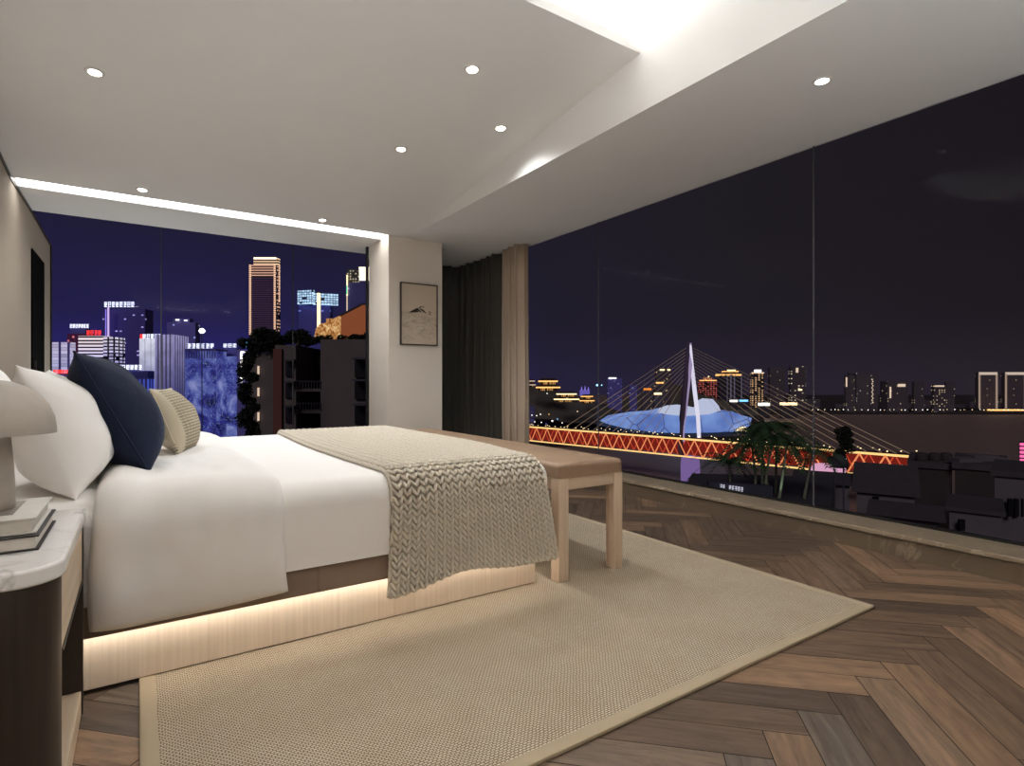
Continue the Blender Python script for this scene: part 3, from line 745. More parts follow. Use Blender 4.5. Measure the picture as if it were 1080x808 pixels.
# ================================================================== the city outside
WATER = -110.0
def facade(name, wall, lit, cw, ch, du, dv, dens, estr, tint=None, dens_top=None, H_=100):
    """lit windows in a regular grid; uv in metres"""
    t = NT(name); uv = t.n('ShaderNodeUVMap'); sp = t.n('ShaderNodeSeparateXYZ'); t.l(uv.outputs[0], sp.inputs[0])
    a = t.math('DIVIDE', sp.outputs[0], cw); b = t.math('DIVIDE', sp.outputs[1], ch)
    fa, fb = t.math('FRACT', a), t.math('FRACT', b)
    m = t.math('MULTIPLY', t.math('LESS_THAN', fa, du), t.math('LESS_THAN', fb, dv))
    cx = t.n('ShaderNodeCombineXYZ'); t.l(t.math('FLOOR', a), cx.inputs[0]); t.l(t.math('FLOOR', b), cx.inputs[1])
    wn = t.n('ShaderNodeTexWhiteNoise', _noise_dimensions='2D'); t.l(cx.outputs[0], wn.inputs['Vector'])
    on = t.math('LESS_THAN', wn.outputs['Value'], dens)
    m = t.math('MULTIPLY', m, on)
    br = t.math('MULTIPLY_ADD', wn.outputs['Value'], .6 / max(dens, .05), .5)
    e = t.math('MULTIPLY', t.math('MULTIPLY', m, br), estr)
    col = lit
    if tint: col = t.mix(t.ramp(t.math('DIVIDE', sp.outputs[1], H_), [(.74, (0, 0, 0, 1)), (.98, (1, 1, 1, 1))]), lit, tint)
    return t.pr(wall, .6, emis=col, estr=e, spec=.3)
def ledwash(name, top, bot, h, vert=4.0, s=.9, duty=.8):
    """media facade: vertical LED bars, brightest at the crown"""
    t = NT(name); uv = t.n('ShaderNodeUVMap'); sp = t.n('ShaderNodeSeparateXYZ'); t.l(uv.outputs[0], sp.inputs[0])
    g = t.math('DIVIDE', sp.outputs[1], h); fa = t.math('FRACT', t.math('DIVIDE', sp.outputs[0], vert))
    bar = t.math('ADD', t.math('MULTIPLY', t.math('LESS_THAN', fa, duty), .75), .25)
    nz = t.n('ShaderNodeTexNoise', Scale=.09, Detail=4); t.l(uv.outputs[0], nz.inputs['Vector'])
    c = t.ramp(g, [(.55, bot), (.82, tuple((x + y) / 2 for x, y in zip(top, bot))), (1, top)])
    k = t.math('MULTIPLY', bar, t.math('MULTIPLY_ADD', nz.outputs[0], 1.1, .45))
    return t.pr(rgb(30, 30, 50), .6, emis=c, estr=t.math('MULTIPLY', k, s))
def screen(name, seed, s=1.0):
    """big LED screen showing blue light trails"""
    t = NT(name); uv = t.n('ShaderNodeUVMap'); mp = t.n('ShaderNodeMapping', Location=(seed * 13.1, seed * 7.7, 0), Scale=(.045, .045, 1)); t.l(uv.outputs[0], mp.inputs[0])
    n1 = t.n('ShaderNodeTexNoise', Scale=1.4, Detail=5, Roughness=.6, Distortion=.8); t.l(mp.outputs[0], n1.inputs['Vector'])
    c = t.ramp(n1.outputs[0], [(.3, rgb(22, 20, 76)), (.45, rgb(58, 60, 148)), (.58, rgb(96, 108, 186)), (.75, rgb(160, 165, 225))])
    n2 = t.n('ShaderNodeTexNoise', Scale=2.1, Detail=2, Distortion=2.5); t.l(mp.outputs[0], n2.inputs['Vector'])
    ln = t.ramp(t.math('ABSOLUTE', t.math('SUBTRACT', n2.outputs[0], .5)), [(0, (1, 1, 1, 1)), (.014, (0, 0, 0, 1))])
    c = t.mix(t.math('MULTIPLY', ln, .5), c, rgb(190, 215, 250))
    e = t.n('ShaderNodeEmission', Strength=s); t.l(c, e.inputs['Color']); t.l(e.outputs[0], t.out.inputs[0]); return t.m
DK = rgb(112, 106, 190); DKR = rgb(92, 84, 94)
G = {}
G['sign'] = glow('sign_white', rgb(225, 230, 255), 1.7); G['red'] = glow('sign_red', rgb(255, 60, 50), 1.5); G['gold'] = glow('gold_lamps', rgb(255, 190, 110), 1.6)
G['warm'] = glow('warm_lamps', rgb(255, 226, 170), 2.0); G['pink'] = glow('pink_lamps', rgb(255, 170, 180), 1.3); G['cyan'] = glow('cyan_lamps', rgb(120, 200, 255), 2.0)
G['white'] = glow('white_lamps', rgb(255, 250, 235), 2.4); G['violet'] = glow('violet_lamps', rgb(150, 130, 245), 1.0); G['outline'] = glow('outline_lamps', rgb(255, 226, 196), .8)
G['orange'] = glow('orange_eaves', rgb(255, 150, 60), 1.0)
G['dark'] = plain('night_concrete', rgb(70, 68, 78), .9); G['darkb'] = plain('night_glass_wall', rgb(92, 90, 170), .5)
G['d1'] = facade('dark_tower_bluish', DK, rgb(170, 180, 255), 3.4, 3.6, .6, .45, .05, .9)
G['d2'] = facade('dark_tower_warm', DKR, rgb(255, 220, 160), 7, 6, .4, .45, .07, .6)
G['d3'] = facade('dark_tower_sparse', DKR, rgb(255, 226, 180), 9, 8, .35, .4, .05, .5)

def cxy(u, d): p = W(u, 404, d); return Vector((p.x, p.y, 0))
def ztop(v, d): return H + (404 - v) / F * d
def wpx(du, d): return du / F * d
GLY = [(0, 1, .0, .14), (0, 1, .43, .57), (0, 1, .86, 1), (.0, .14, 0, 1), (.86, 1, .3, 1), (.42, .58, 0, 1)]
def sign(u0, u1, v0, v1, d, n, mat, parent, name='sign_letter', skew=0, seed=0, off=1.0, thick=.5):
    """row of square letter-like marks standing on a roof edge, each mark a set of strokes"""
    rn = random.Random(seed + n); mb = MB()
    for k in range(n):
        a0 = u0 + (u1 - u0) * (k + .17) / n; a1 = u0 + (u1 - u0) * (k + .83) / n
        dv = skew * (k + .5) / n
        for gx0, gx1, gz0, gz1 in rn.sample(GLY, 5):
            ua, ub = a0 + (a1 - a0) * gx0, a0 + (a1 - a0) * gx1; va, vb = v1 + dv - (v1 - v0) * gz0, v1 + dv - (v1 - v0) * gz1
            p = W((ua + ub) / 2, (va + vb) / 2, d - off)
            mb.obox(Vector((p.x, p.y, 0)), abs(ub - ua) / F * d, thick, ztop(va, d), ztop(vb, d))
    return mb.build(name, mat, parent)
def tower(u0, u1, vt, d, mat, label, dp=None, yaw=0, name='tower_building', base=WATER, cat='building', group=None):
    c = cxy((u0 + u1) / 2, d); w = wpx(u1 - u0, d); dp = dp or w * .3
    b = thing(name, (c.x, c.y, base), label, cat, group)
    z1 = ztop(vt, d)
    ww = w / max(.5, (math.cos(yaw) + abs(math.sin(yaw)) * dp / w)) if yaw else w
    MB().obox(c + FW * dp / 2, ww, dp, base, z1, yaw).build('tower_block', mat, b)
    return b
def roofbox(u0, u1, v0, v1, d, mat, parent, name='roof_house', dp=8, back=0):
    c = cxy((u0 + u1) / 2, d + back) + FW * dp / 2
    return MB().obox(c, wpx(u1 - u0, d), dp, ztop(v1, d), ztop(v0, d)).build(name, mat, parent)
def post(u0, u1, v0, v1, d, mat, parent, name, dp=1.0, back=0): return roofbox(u0, u1, v0, v1, d, mat, parent, name, dp, back)

# ---- left: the lit centre seen through the far window
b = tower(55, 75, 361, 520, facade('twin_led', DK, rgb(200, 214, 255), 8.2, 3.0, .72, .92, 1.0, .62, rgb(235, 225, 250), None, 148), 'low building with twin white LED columns beside the wall edge')
sign(56, 73, 390, 394, 470, 7, G['red'], tower(50, 74, 394, 470, facade('violet_block', DK, rgb(120, 120, 255), 3, 5, .5, .6, .5, .5), 'low violet block under a red roof sign'), seed=4)
b = tower(71, 95, 352, 560, facade('maroon_tower', rgb(120, 50, 100), rgb(255, 140, 150), 5, 4, .4, .5, .16, .9), 'maroon tower with white rooftop sign'); roofbox(74, 90, 346.5, 352, 560, G['darkb'], b); sign(73.5, 94, 342, 346, 560, 7, G['sign'], b, seed=1)
b = tower(82.5, 111.5, 354.5, 500, facade('striped_led', rgb(26, 28, 60), rgb(120, 150, 255), 200, 3.05, 1, .56, 1.0, 1.05, rgb(255, 236, 240), None, 152), 'broad building striped with white LED bands', 22, 0)
sign(91, 107, 348.5, 353.5, 500, 4, G['red'], b, seed=2)
MB().obox(cxy(120.5, 505), wpx(13, 505), 12, WATER, ztop(356, 505)).build('side_wing', facade('striped_led_wing', rgb(26, 28, 60), rgb(150, 150, 255), 5.2, 3.0, .7, .6, .95, .8, rgb(240, 232, 255), None, 152), b)
b = tower(108, 153, 326, 700, facade('dark_blue_tower', rgb(84, 76, 165), rgb(190, 180, 255), 5.4, 5.0, .5, .3, .07, 1.0), 'tall dark tower topped by a long white sign'); sign(109.5, 142, 318.5, 324, 700, 8, G['sign'], b, seed=3)
post(113.2, 114.6, 324, 400, 690, glow('mast_lamps', rgb(220, 190, 250), 1.0), b, 'lit_mast'); post(111.0, 111.6, 326, 400, 690, G['violet'], b, 'lit_mast')
b = tower(120, 156, 391, 430, facade('pillared_block', rgb(70, 70, 150), rgb(90, 110, 240), 3.2, 40, .5, .85, 1, .55), 'low pillared block with a bright sign, behind the blue cushion'); sign(124, 150, 385, 390, 430, 6, G['sign'], b, seed=5); roofbox(121, 123.5, 385, 389.5, 429, G['red'], b, 'emblem', 1)
b = tower(147, 172, 357, 480, ledwash('led_wash_front', rgb(238, 240, 255), rgb(42, 40, 150), 150, 5, .8, .92), 'pale glowing office building with curtain wall beside the mullion', 20)
MB().obox(cxy(181.5, 486), wpx(19, 486), 22, WATER, ztop(354, 486)).build('side_wing', ledwash('led_wash_side', rgb(185, 180, 235), rgb(36, 34, 125), 150, 3.4, .6, .55), b)
sign(150, 171, 352.5, 357, 480, 5, G['sign'], b, seed=6); roofbox(147.6, 149.8, 352.5, 356.8, 479, G['red'], b, 'emblem', 1)
b = tower(176, 206, 340, 640, G['d1'], 'dim blue tower half hidden behind the glowing offices'); roofbox(182, 200, 336, 340, 640, G['darkb'], b); post(185, 188.5, 336.8, 338, 638, G['white'], b, 'roof_lamp'); post(194, 197, 337.5, 338.5, 638, G['white'], b, 'roof_lamp')
b = tower(195, 228, 369, 450, screen('screen_blossom', 1, .7), 'wide blue LED screen building with white sign, left one of the screen pair', 16, 0); 
cl = MB()
for k in range(12): cl.obox(cxy(196.5 + k * 2.75, 449), .7, .6, ztop(378, 450), ztop(370, 450))
cl.build('roof_fins', G['darkb'], b); roofbox(195, 228, 368, 370, 449, G['darkb'], b, 'parapet', 18); sign(197, 226, 362.5, 367.5, 450, 6, G['sign'], b, seed=7)
b = tower(228.8, 253, 375, 472, screen('screen_trails', 3, .7), 'blue LED screen building next to the dark treetops', 14); roofbox(228.8, 253, 373, 376, 471, G['darkb'], b, 'parapet', 18); sign(235, 250, 362.5, 366.5, 472, 3, G['sign'], b, seed=8); roofbox(236, 250, 367, 373.5, 474, G['darkb'], b)
b = tower(250, 262, 369, 430, G['d1'], 'slim dark block with a white lit edge beside the treetops'); post(253.4, 255.0, 371, 404, 429, G['white'], b, 'edge_light'); post(254, 262, 370.5, 372, 429, G['white'], b, 'edge_light'); roofbox(258, 261, 359, 366, 429, G['cyan'], b, 'roof_lamp', 1)
fl = thing('floodlight', W(213, 352, 420), 'brilliant white floodlight on a mast between the towers', 'light')
p = W(213, 349, 420); MB().lathe([(.01, -2.0), (1.5, -1.3), (2.1, 0), (1.5, 1.3), (.01, 2.0)], p, 12).build('lamp_head', glow('flood_head', rgb(240, 245, 255), 6), fl)
MB().tube([p - UP * 1.3, (p.x, p.y, WATER)], .35, 6).build('mast', G['dark'], fl)
# gold-lit skyscraper
d = 900; b = tower(263, 291, 279, d, facade('gold_tower', rgb(40, 32, 66), rgb(255, 205, 185), 300, 5.2, 1, .28, .0, .5), 'tallest skyscraper outlined in gold lights', 10, 0)
MB().obox(cxy(292.6, d + 6), wpx(4.0, d), 8, WATER, ztop(279, d)).build('side_wing', facade('gold_tower_side', rgb(40, 32, 66), rgb(255, 200, 170), 4, 5.4, .9, .4, .7, .8), b)
MB().obox(cxy(281.5, d + 8), wpx(26, d), 8, ztop(279, d), ztop(271.6, d)).build('crown', facade('gold_crown', rgb(60, 45, 50), rgb(255, 214, 170), 100, 4.6, 1, .5, 1, 1.3), b)
post(267.5, 291, 271.4, 273.2, d, glow('crown_edge', rgb(255, 232, 205), 2.0), b, 'crown_light', 2)
for u0, u1, v1 in ((262.8, 264.8, 352), (288.8, 290.6, 346), (294.0, 295.2, 318)):
    mb = MB(); v = 279.5
    while v < v1: mb.obox(cxy((u0 + u1) / 2, d - 1.5), wpx(u1 - u0, d), 1, ztop(v + 1.25, d), ztop(v, d)); v += 1.9
    mb.build('edge_light', glow('gold_edge', rgb(255, 205, 168), 1.1), b)
mb = MB()
for k in range(5): mb.obox(cxy(277, d - 1), wpx(25, d), 1, ztop(280.6 + k * 2.6, d), ztop(279.6 + k * 2.6, d))
mb.build('band_light', glow('gold_band', rgb(255, 196, 165), .75), b)
mb = MB()
for k in range(26): mb.obox(cxy(277, d - 1), wpx(25, d), 1, ztop(293.9 + k * 2.1, d), ztop(293.3 + k * 2.1, d))
mb.build('band_light', glow('gold_band_dim', rgb(150, 110, 160), .22), b)
# lattice billboard and gold mast
d = 620; b = tower(315, 348, 322, d, facade('billboard_block', rgb(80, 80, 170), rgb(130, 150, 255), 5, 5, .5, .3, .06, .8), 'dark blue tower under a glittering LED lattice')
lm = facade('led_lattice', rgb(60, 80, 130), rgb(190, 226, 255), 3.0, 2.6, .78, .72, .92, 1.25)
MB().obox(cxy(323, d - 3), wpx(19, d), 3, ztop(321, d), ztop(306.5, d), -.25).build('led_lattice', lm, b)
MB().obox(cxy(343.5, d - 2), wpx(25, d), 3, ztop(322, d), ztop(310, d), .3).build('led_lattice', lm, b)
tag(post(334.4, 337.0, 309, 346, d - 30, G['warm'], None, 'lit_pylon', 3), 'tall slim pylon glowing warm white before the lattice tower', 'pylon')
# white crowned tower
d = 700; b = tower(366, 392, 296, d, facade('crown_tower', rgb(84, 84, 150), rgb(170, 190, 255), 6, 6, .5, .3, .05, .8), 'dark tower with a bright white lantern crown next to the column')
roofbox(366, 379, 284, 298, d, facade('crown_panel', rgb(90, 88, 84), rgb(255, 240, 200), 3.4, 3.4, .5, .5, .75, .55), b, 'crown', 14); roofbox(378.5, 392, 281.5, 296, d, glow('lantern', rgb(255, 243, 214), 1.6), b, 'lantern', 14)
post(365.4, 366.6, 290, 312, d - 2, G['warm'], b, 'edge_light'); post(365.3, 366.3, 301, 310, d - 3, glow('green_edge', rgb(120, 235, 190), 1.0), b, 'edge_light'); post(365.4, 366.4, 312, 328, d - 2, G['outline'], b, 'edge_light')
# house with ochre gable, floodlight put into its wall materials as glow
d = 62; hs = thing('gabled_house', W(362, 356, d), 'floodlit ochre gabled house above the dark rooftops', 'house')
def vprism(uvs, d, th, name, mat, parent):
    n = len(uvs); q = [W(u, v, d) for u, v in uvs]; vs = q + [x + FW * th for x in q]
    return MB().add(vs, [tuple(range(n)), tuple(range(n, 2 * n))[::-1]] + [(i, n + i, n + (i + 1) % n, (i + 1) % n) for i in range(n)]).build(name, mat, parent)
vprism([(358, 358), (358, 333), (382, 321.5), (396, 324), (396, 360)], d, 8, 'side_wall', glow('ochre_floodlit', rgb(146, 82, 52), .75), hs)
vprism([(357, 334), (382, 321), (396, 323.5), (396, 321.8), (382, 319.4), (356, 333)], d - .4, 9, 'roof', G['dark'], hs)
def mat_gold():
    t = NT('gold_stone_glow'); tc = t.n('ShaderNodeTexCoord'); v = t.n('ShaderNodeTexNoise', Scale=2.2, Detail=6, Roughness=.75); t.l(tc.outputs['Object'], v.inputs['Vector'])
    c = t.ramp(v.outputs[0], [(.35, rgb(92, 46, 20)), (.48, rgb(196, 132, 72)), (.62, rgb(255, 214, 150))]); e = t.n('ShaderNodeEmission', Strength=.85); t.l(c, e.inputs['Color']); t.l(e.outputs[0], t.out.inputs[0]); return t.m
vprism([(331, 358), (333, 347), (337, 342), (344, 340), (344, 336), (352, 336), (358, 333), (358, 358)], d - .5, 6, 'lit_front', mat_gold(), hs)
# dark apartment block with balconies, treetops before it
d = 46; ab = thing('apartment_block', (cxy(335, d).x, cxy(335, d).y, -30), 'dark unlit apartment block with balconies and awnings', 'building')
wallm = plain('night_render', rgb(104, 96, 96), .9, var=.18, scale=.6)
for (u0, u1, vt, dd) in ((262, 290, 372, 1.5), (290, 312, 364, 0), (338, 400, 358, 0)):
    c = cxy((u0 + u1) / 2, d + dd) + FW * 4; MB().obox(c, wpx(u1 - u0, d), 8, -30, ztop(vt, d)).build('wall', wallm, ab)
c = cxy(325, d + 4) + FW * 3; MB().obox(c, wpx(30, d), 6, -30, ztop(366, d)).build('stair_recess', plain('night_recess', rgb(52, 48, 50), .9), ab)
post(288, 297, 368, 470, d - .25, plain('red_pier', rgb(112, 70, 62), .9), ab, 'pier', .5)
for v in (391, 414, 440): 
    roofbox(312, 338, v + 19, v + 22, d, wallm, ab, 'balcony_slab', 3); roofbox(371, 392, v - 14, v - 12, d - 1.6, plain('awning_grey', rgb(70, 68, 80), .8), ab, 'awning', 1.8); roofbox(374, 392, v - 12, v + 7, d - .3, G['blackw'] if 'blackw' in G else plain('night_window', rgb(24, 24, 30), .3), ab, 'window', .5)
    roofbox(301, 308, v - 10, v + 6, d - .2, plain('night_window_pane', rgb(30, 30, 40), .3), ab, 'window', .4); roofbox(299, 310, v - 12, v - 10, d - .9, G['dark'], ab, 'awning', 1)
    post(271.4, 271.9, v - 5, v + 4, d + 1.2, G['outline'], ab, 'lit_window', .4); mb = MB()
    for k in range(9): mb.obox(cxy(313.5 + k * 3, d - .1), .05, .05, ztop(v + 19, d), ztop(v + 11, d))
    mb.obox(cxy(325.5, d - .1), 2.0, .06, ztop(v + 11.4, d), ztop(v + 10.8, d)); mb.build('balcony_railing', G['dark'], ab)

LEAF = plain('night_leaf', rgb(62, 92, 58), .8, var=.4, scale=3)
BARK = plain('night_bark', rgb(140, 146, 124), .9)
def leaf_blob(mb, c, r, n, size, seed):
    rn = random.Random(seed)
    for _ in range(n):
        v = Vector((rn.gauss(0, 1), rn.gauss(0, 1), rn.gauss(0, 1))).normalized() * r * rn.uniform(.35, 1) ** .6; v.z *= .8
        a = Vector((rn.gauss(0, 1), rn.gauss(0, 1), rn.gauss(0, .6))).normalized(); b = a.cross(Vector((rn.gauss(0, 1), rn.gauss(0, 1), 1))).normalized(); p = c + v; s = size * rn.uniform(.7, 1.3)
        mb.add([p - a * s, p + b * s * .4, p + a * s, p - b * s * .4], [(0, 1, 2, 3)])
LEAFD = plain('night_leaf_dark', rgb(34, 44, 34), .9, var=.4, scale=3)
def tree(u, vt, vb, wd, d, label, seed, group, trunk=1.0, leaf=None, blobs=9):
    c = W(u, (vt + vb) / 2, d); zb = ztop(vb, d) - trunk; t = thing('leafy_tree', (c.x, c.y, zb), label, 'tree', group); mb = MB(); rn = random.Random(seed)
    R = wpx(wd, d) / 2; hh = (ztop(vt, d) - ztop(vb, d)) / 2; rb = min(R, hh) * .55
    for k in range(blobs): leaf_blob(mb, c + Vector((rn.uniform(-1, 1) * (R - rb) * .9, rn.uniform(-R, R) * .4, (2 * (k + .5) / blobs - 1) * (hh - rb))), rb * rn.uniform(.8, 1.25), 230, rb * .30, seed * 9 + k)
    mb.build('crown', leaf or LEAF, t); MB().tube([c, (c.x + .1, c.y, zb)], [R * .07, R * .10], 8).build('trunk', BARK, t)
for i, (u, vt, vb, wd, dd, tr, nb, lab) in enumerate(((262, 352, 470, 26, 40, 24, 20, 'tall dark tree hanging down the edge of the blue screens'), (284, 344, 374, 44, 47.5, .3, 14, 'broad dark treetop in front of the gold outlined skyscraper'), (314, 345, 368, 34, 48.5, .3, 12, 'dark treetop below the lattice tower'), (339, 352, 366, 26, 47.5, .3, 9, 'small treetop at the foot of the glowing pylon'), (366, 351, 362, 26, 47.5, .3, 9, 'low dark shrub under the ochre gable, left of its twin'), (386, 350, 361, 20, 48.5, .3, 9, 'low dark shrub under the ochre gable, beside the column'))):
    tree(u, vt, vb, wd, dd, lab, 20 + i, 'treetops before the far window', tr, LEAFD, nb)

# ---- right: river, bridge, far bank
def quad_plane(pts, z0, z1, name, mat, label, cat, kind=None):
    mb = MB(); mb.prism([(p.x, p.y) for p in pts], z0, z1); o = mb.build(name, mat)
    tag(o, label, cat, None, kind); return o
def mat_water():
    t = NT('river_water'); tc = t.n('ShaderNodeTexCoord'); nz = t.n('ShaderNodeTexNoise', Scale=.06, Detail=5, Roughness=.7); t.l(tc.outputs['Object'], nz.inputs['Vector'])
    c = t.mix(nz.outputs[0], rgb(120, 100, 94), rgb(168, 144, 134)); return t.pr(c, .45, t.bump(nz.outputs[0], .5, 3.0), spec=.3)
FARB = 110 * F / 33   # shore of the far bank
quad_plane([cxy(-900, 150), cxy(3500, 150), cxy(3500, 5200), cxy(-900, 5200)], WATER - 5, WATER, 'river', mat_water(), 'wide dark brown river behind the bridge', 'river', 'structure')
bank = plain('night_bank', rgb(58, 50, 52), .95, var=.3, scale=.02)
quad_plane([cxy(795, FARB), cxy(1500, FARB), cxy(1500, 4800), cxy(700, 4800)], WATER, WATER + 9, 'far_bank', bank, 'dark far river bank under the row of lamps', 'bank', 'structure')
quad_plane([cxy(380, 900), cxy(800, 1050), cxy(806, 1500), cxy(800, 2600), cxy(300, 2600)], WATER, WATER + 12, 'peninsula', bank, 'dark headland beyond the bridge carrying the glass theatre', 'bank', 'structure')
quad_plane([cxy(-1200, 55), cxy(250, 70), cxy(420, 240), cxy(300, 1900), cxy(-1500, 1900)], WATER, WATER + 3, 'near_bank', bank, 'dark city ground below the left towers', 'ground', 'structure')

# bridge
br = thing('bridge', W(725, 470, 609), 'long cable-stayed bridge glowing red with a white pylon', 'bridge')
br.location.z = WATER
DZ = -68.0
def deckd(u): v = 454 + 37 * (u - 540) / 425; return 68 * F / (v - 404)
def deck(u): d = deckd(u); p = W(u, 404, d); return Vector((p.x, p.y, 0))
A, Bq = deck(500), deck(966); AX = (Bq - A).normalized(); NX = Vector((AX.y, -AX.x, 0))
if NX.dot(FW) > 0: NX = -NX           # points to the camera
LB = (Bq - A).length
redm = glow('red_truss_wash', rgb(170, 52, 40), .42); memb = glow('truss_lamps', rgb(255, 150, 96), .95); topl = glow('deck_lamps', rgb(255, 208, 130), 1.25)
def bar(mb, a, b, w): 
    mb.tube([a, b], w, 4)
ztp, zbt, HWD = DZ + 9.5, DZ - 9.5, 11.0
mb = MB(); mb.add([A + NX * HWD + UP * ztp, Bq + NX * HWD + UP * ztp, Bq - NX * HWD + UP * ztp, A - NX * HWD + UP * ztp] + [x + UP * -1.6 for x in (A + NX * HWD + UP * ztp, Bq + NX * HWD + UP * ztp, Bq - NX * HWD + UP * ztp, A - NX * HWD + UP * ztp)],
   [(0, 1, 2, 3), (7, 6, 5, 4), (0, 4, 5, 1), (2, 6, 7, 3), (1, 5, 6, 2), (0, 3, 7, 4)])
mb.build('road_deck', plain('deck_asphalt', rgb(60, 44, 40), .9), br)
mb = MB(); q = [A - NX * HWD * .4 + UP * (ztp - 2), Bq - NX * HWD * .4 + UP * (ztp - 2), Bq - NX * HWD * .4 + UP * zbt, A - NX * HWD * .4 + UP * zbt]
mb.add(q + [x - NX * .5 for x in q], [(0, 1, 2, 3), (7, 6, 5, 4), (0, 4, 5, 1), (2, 6, 7, 3), (1, 5, 6, 2), (0, 3, 7, 4)]); mb.build('red_glow_panel', redm, br)  # added glowing panel that gives the red light behind the truss
mb = MB()
for z, w in ((ztp - .4, 1.0), (zbt, .8)):
    bar(mb, A + NX * HWD + UP * z, Bq + NX * HWD + UP * z, w)
mb.build('truss_chord', topl, br)
mb = MB(); n = int(LB / 9.5)
for k in range(n):
    t0, t1 = k / n * LB, (k + 1) / n * LB; z0, z1 = (ztp - 1, zbt) if k % 2 else (zbt, ztp - 1)
    bar(mb, A + AX * t0 + NX * HWD + UP * z0, A + AX * t1 + NX * HWD + UP * z1, .7)
mb.build('truss_diagonals', memb, br)
mb = MB()
for k in range(n):
    t0, t1 = (k + .5) / n * LB, (k + 1.5) / n * LB; z0, z1 = (ztp - 1, zbt) if k % 2 else (zbt, ztp - 1)
    bar(mb, A + AX * t0 + NX * 2 + UP * z0, A + AX * t1 + NX * 2 + UP * z1, .5)
mb.build('truss_diagonals', glow('truss_lamps_red', rgb(255, 96, 66), .6), br)
mb = MB(); k = 0.0; rn = random.Random(9)
while k < LB:
    p = A + AX * k + NX * HWD * rn.choice((1, .2, -.8)) + UP * (ztp + 2.6); mb.lathe([(.01, -.6), (.75, 0), (.01, .6)], p, 6); k += rn.uniform(4, 10)
mb.build('deck_lamps', G['warm'], br)['kind'] = 'stuff'
# pylon: two legs that close at the top, joined again below the deck in a V on a pier
pc = deck(725); dT = deckd(725); 
pr = NX
zt = ztop(362, dT); zj = ztop(404, dT)
pyl = glow('pylon_floodlit', rgb(192, 172, 214), .62); pylw = glow('pylon_leg_bright', rgb(232, 228, 246), .95); pyd = plain('pylon_shade', rgb(96, 82, 110), .8)  # floodlight and shade on legs and pier put into the materials
def uz(u, v): p = W(u, v, dT); return p
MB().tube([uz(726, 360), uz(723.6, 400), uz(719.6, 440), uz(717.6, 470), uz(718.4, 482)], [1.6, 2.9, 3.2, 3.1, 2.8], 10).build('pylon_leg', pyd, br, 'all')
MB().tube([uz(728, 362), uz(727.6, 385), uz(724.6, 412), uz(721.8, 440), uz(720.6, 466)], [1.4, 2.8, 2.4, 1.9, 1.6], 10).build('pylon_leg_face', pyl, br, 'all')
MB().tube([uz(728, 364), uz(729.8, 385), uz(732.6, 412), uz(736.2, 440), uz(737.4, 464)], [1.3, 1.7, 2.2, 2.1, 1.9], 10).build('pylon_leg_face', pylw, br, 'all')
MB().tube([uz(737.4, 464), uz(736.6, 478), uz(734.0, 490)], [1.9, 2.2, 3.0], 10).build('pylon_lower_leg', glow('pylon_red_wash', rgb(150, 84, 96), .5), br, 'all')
MB().tube([uz(728, 481), uz(728, 492), uz(728.3, 525), (uz(728, 525).x, uz(728, 525).y, WATER)], [9.4, 10.4, 10.0, 9.6], 14).build('pier', glow('pier_violet_glow', rgb(146, 118, 182), .62), br, 'all')
# cables
cab = glow('cable_lamps', rgb(214, 180, 150), .34)
for k in range(10):
    u = 594 + k * 10.4; a = deck(u) + UP * ztp; b2 = uz(725.5, 366 + k * 3.4)
    m_ = a.lerp(b2, .52); MB().tube([a, m_], .30, 4).tube([m_, b2], .16, 4).build('stay_cable', cab if k % 2 == 0 else cab, br)
for k in range(12):
    u = 786 + k * 16.0; a = deck(min(u, 962)) + UP * ztp; b2 = uz(728.5, 399 - k * 3.0)
    m_ = a.lerp(b2, .5); MB().tube([a, m_], .24, 4).tube([m_, b2], .10, 4).build('stay_cable', cab, br)
# faceted theatre on the headland, its floodlighting put in as glowing shells
th = thing('glass_theatre', (W(715, 460, 1080).x, W(715, 460, 1080).y, WATER + 12), 'blue lit faceted glass theatre behind the bridge pylon', 'building')
def mat_theatre():
    t = NT('theatre_glass_glow'); tc = t.n('ShaderNodeTexCoord'); v = t.n('ShaderNodeTexVoronoi', Scale=.022, _feature='DISTANCE_TO_EDGE'); t.l(tc.outputs['Object'], v.inputs['Vector'])
    nz = t.n('ShaderNodeTexNoise', Scale=.02, Detail=3); t.l(tc.outputs['Object'], nz.inputs['Vector'])
    c = t.ramp(nz.outputs[0], [(.3, rgb(82, 112, 186)), (.6, rgb(128, 160, 222)), (.8, rgb(160, 186, 236))])
    k = t.ramp(v.outputs['Distance'], [(0, (0, 0, 0, 1)), (.03, (1, 1, 1, 1))]); c = t.mix(k, rgb(44, 54, 110), c)
    return t.pr(rgb(90, 100, 130), .3, emis=c, estr=.85)
def shell(uvs, d, th_, mat, name): return vprism(uvs, d, th_, name, mat, th)
tg = mat_theatre()
shell([(640, 447), (652, 442), (676, 438), (700, 436), (722, 431), (738, 432), (756, 433), (772, 434), (783, 438), (793, 441), (790, 452), (782, 455), (760, 456), (720, 457), (690, 456), (660, 452)], 1080, 120, tg, 'lower_shell')
shell([(702, 437), (704, 432), (712, 429), (724, 428), (742, 432), (746, 424), (752, 421), (758, 428), (760, 433), (748, 437), (722, 439)], 1062, 60, glow('theatre_white_glow', rgb(206, 214, 240), .8), 'upper_shell')
shell([(780, 455), (783, 452), (789, 451), (789, 455)], 1060, 20, G['warm'], 'lit_entrance')

